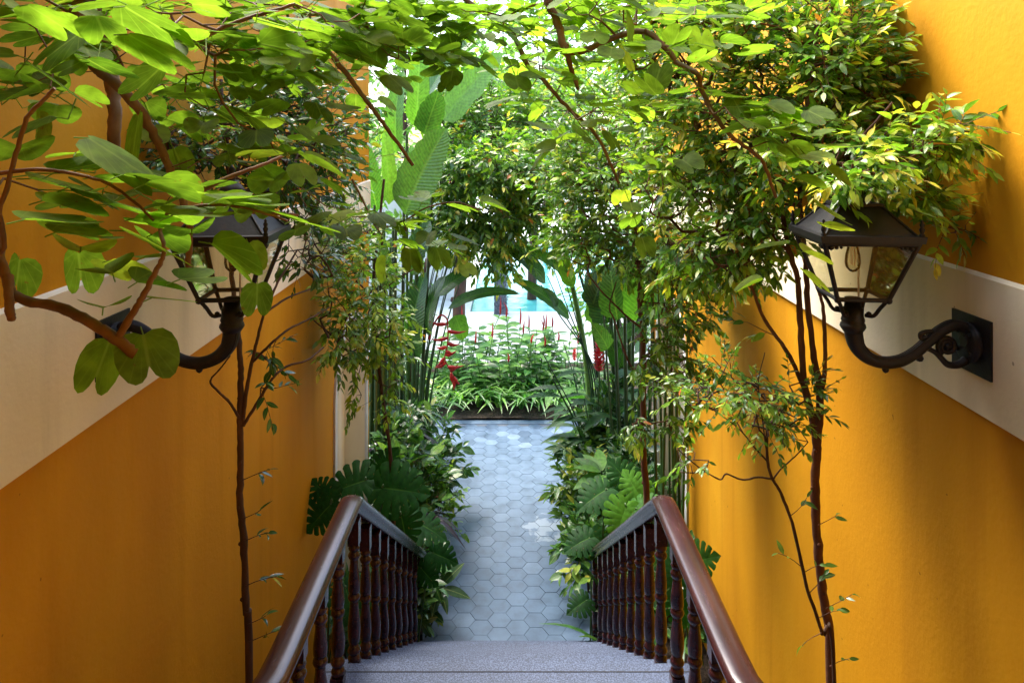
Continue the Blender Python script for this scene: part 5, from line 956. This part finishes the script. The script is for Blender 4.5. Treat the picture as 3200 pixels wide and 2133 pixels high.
for k, (a_, fl, o) in enumerate(sorted(spiked, key=lambda t: t[0])):
    w_ = ORD[k] if k else 'leftmost'; z_ = 'long' if fl >= .26 else 'short' if fl <= .16 else 'slim'
    o['label'] = f"{w_}{'' if w_.endswith('most') else ' from the left'} of the red spiked gingers in the far bed, {z_} spike"
for k in range(36):
    x = -1.5+3.0*(k+.5)/36*1.0+rng.normal(0, .03); y = 11.66+.36*(k % 4)+rng.normal(0, .05)
    straps((x, y, .08), 18, .80, .046, 'clump of arching strap leaved lily edging the dark soil bed', L_BED, 'lily_clump', .55, .75, group='strap leaved lilies edging the far bed')
m = bpy.data.objects
# bright big leaf in the bed
ginger(np.array([.5, 12.9, .1]), 1.1, 5, 'lime green broad leaved plant in the middle of the far bed', (0, 0), .5, 2, None, 1.)

# ================================================================== BEYOND: pillar, garden wall, trees
def pillar():
    root = empty('stone_pillar', (-.16, 18.0, .1), 'narrow pillar clad in grey stacked pebbles beside the pool', 'pillar'); m = MB(); x0, x1 = -.36, -.02; box(m, (x0+.02, 17.9, .1), (x1-.02, 18.2, 3.6)); m.build('core', mat('mortar', (.12, .13, .15), .9), root, False)
    m = MB(); sp = lambda: rng.uniform(.018, .035); z = .12
    while z < 3.6:
        x = x0; hh = sp()
        while x < x1:
            ww = rng.uniform(.03, .07); lathe(m, [(.001, -hh*.5), (ww*.4, -hh*.35), (ww*.52, 0), (ww*.4, hh*.35), (.001, hh*.5)], 6, (x+ww/2, 17.89, z), rng.random()); x += ww
        z += hh*.95
    m.build('pebble_cladding', noisy(mat('grey_pebble', rough=.6), [(.35, (.08, .09, .12)), (.6, (.25, .28, .34))], 16, 3)[0], root)
pillar()
m = MB(); box(m, (-9, 19.5, .1), (-1.2, 19.8, 3.1)); box(m, (-9.1, 19.45, 3.1), (-1.15, 19.85, 3.2)); tag(m.build('garden_wall', WHITE, None, False), 'white rendered garden wall across the pool terrace', 'wall')
def far_tree(x, y, h, rad, lab, n=260, ti=.6, sz=.34, z0=1.5, leaf=L_FAR):
    root = empty('garden_tree', (x, y, 0), lab, 'tree', 'garden trees beyond the passage'); bm = MB(); lm = MB(); base = np.array([x, y, 0.]); t_ = trunk(bm, base+np.array([(0, 0, 0), (.1, 0, h*.3), (-.1, .1, h*.6), (0, 0, h*.85)]), .16, .06, 9)
    v = nrm(rnd(n))*rng.random((n, 1))**.33; T = base+np.array([0, 0, z0+(h-z0)*.5])+v*np.array([rad, rad, (h-z0)*.55]); NP, par, load, tips, n0 = grow([t_], T, seg=.4, up=.2); limbs(bm, NP, par, load, n0, .006, rmax=.09)
    d = nrm(NP[tips]-(base+[0, 0, h*.5]))+rnd(len(tips), .5); twig_leaves(lm, bm, NP[tips], d, T_OVAL, L=.9, nl=9, size=sz, tbase=ti, tiptint=.25, tspread=.22, droop=.5, tilt=.6, tr=.004); bm.build('trunk', BARK_D, root); lm.build('crown', leaf, root)
far_tree(-3.2, 21.5, 9.5, 3.2, 'broad light green garden tree behind the white garden wall', 330, z0=2.6)
far_tree(1.8, 33, 12, 4.2, 'tall light green tree on the far side of the pool', 330, sz=.42, z0=3.5)
far_tree(7.0, 24, 9.5, 3.6, 'spreading garden tree at the right end of the pool', 300, z0=2.2)
far_tree(-8.5, 25, 11, 4.0, 'tall tree at the far left of the garden', 260, z0=2.0, ti=.45)
far_tree(-1.2, 16.2, 6.4, 1.5, 'slender garden tree beside the pebble pillar', 120, z0=3.3, sz=.2)
far_tree(4.6, 16.5, 6.6, 1.9, 'bushy garden tree just past the end of the right wall', 200, z0=.6, sz=.24, ti=.5)
far_tree(-4.9, 15.5, 6.2, 1.8, 'bushy garden tree just past the end of the left wall', 200, z0=.6, sz=.24, ti=.5)
far_tree(-3.4, 15.6, 3.4, 1.2, 'low leafy garden bush left of the pebble pillar', 90, z0=.3, sz=.2, ti=.55)
far_tree(2.9, 15.2, 3.2, 1.1, 'low leafy garden bush right of the far bed', 90, z0=.3, sz=.2, ti=.55)
far_tree(-.4, 30.5, 7.5, 3.4, 'round crowned tree straight across the pool', 240, z0=2.2, sz=.4, ti=.6)
# palm far behind
root = empty('palm_tree', (.7, 20, 0), 'tall palm with drooping fronds behind the crowns', 'palm'); bm = MB(); pt = trunk(bm, np.array([(.7, 20, 0), (.8, 20, 3), (.75, 20, 6.4)]), .14, .1, 10); bm.build('trunk', BARK_D, root)
for k in range(13):
    a = k*2.4; e = rng.uniform(.1, .9); m = MB(); hor = np.array([math.cos(a), math.sin(a), 0]); t = np.linspace(0, 1, 9); L = 2.3
    c = np.array([.75, 20, 6.4])+hor*(L*t*math.cos(e*.6))[:, None]+np.array([0, 0, 1.])*(L*(t*math.sin(e)-t*t*.75))[:, None]; tube(m, c, np.linspace(.02, .005, 9), 5, .4)
    tt = np.linspace(.12, 1, 44); q = np.stack([np.interp(tt, t, c[:, i]) for i in range(3)], 1); tan = nrm(np.gradient(q, axis=0)); sd_ = nrm(np.cross(tan, [0, 0, 1.]))
    for s_ in (-1, 1): m.inst(tpl_lance(.07, .1, .25, 4), q, basis(sd_*s_+tan*.6+np.array([0, 0, -.25]), np.tile([0, 0, 1.], (44, 1))), .62*np.sin(math.pi*np.clip(tt*.9+.08, 0, 1))+.05, np.full(44, .6))
    m.build('frond', L_FAR, root)
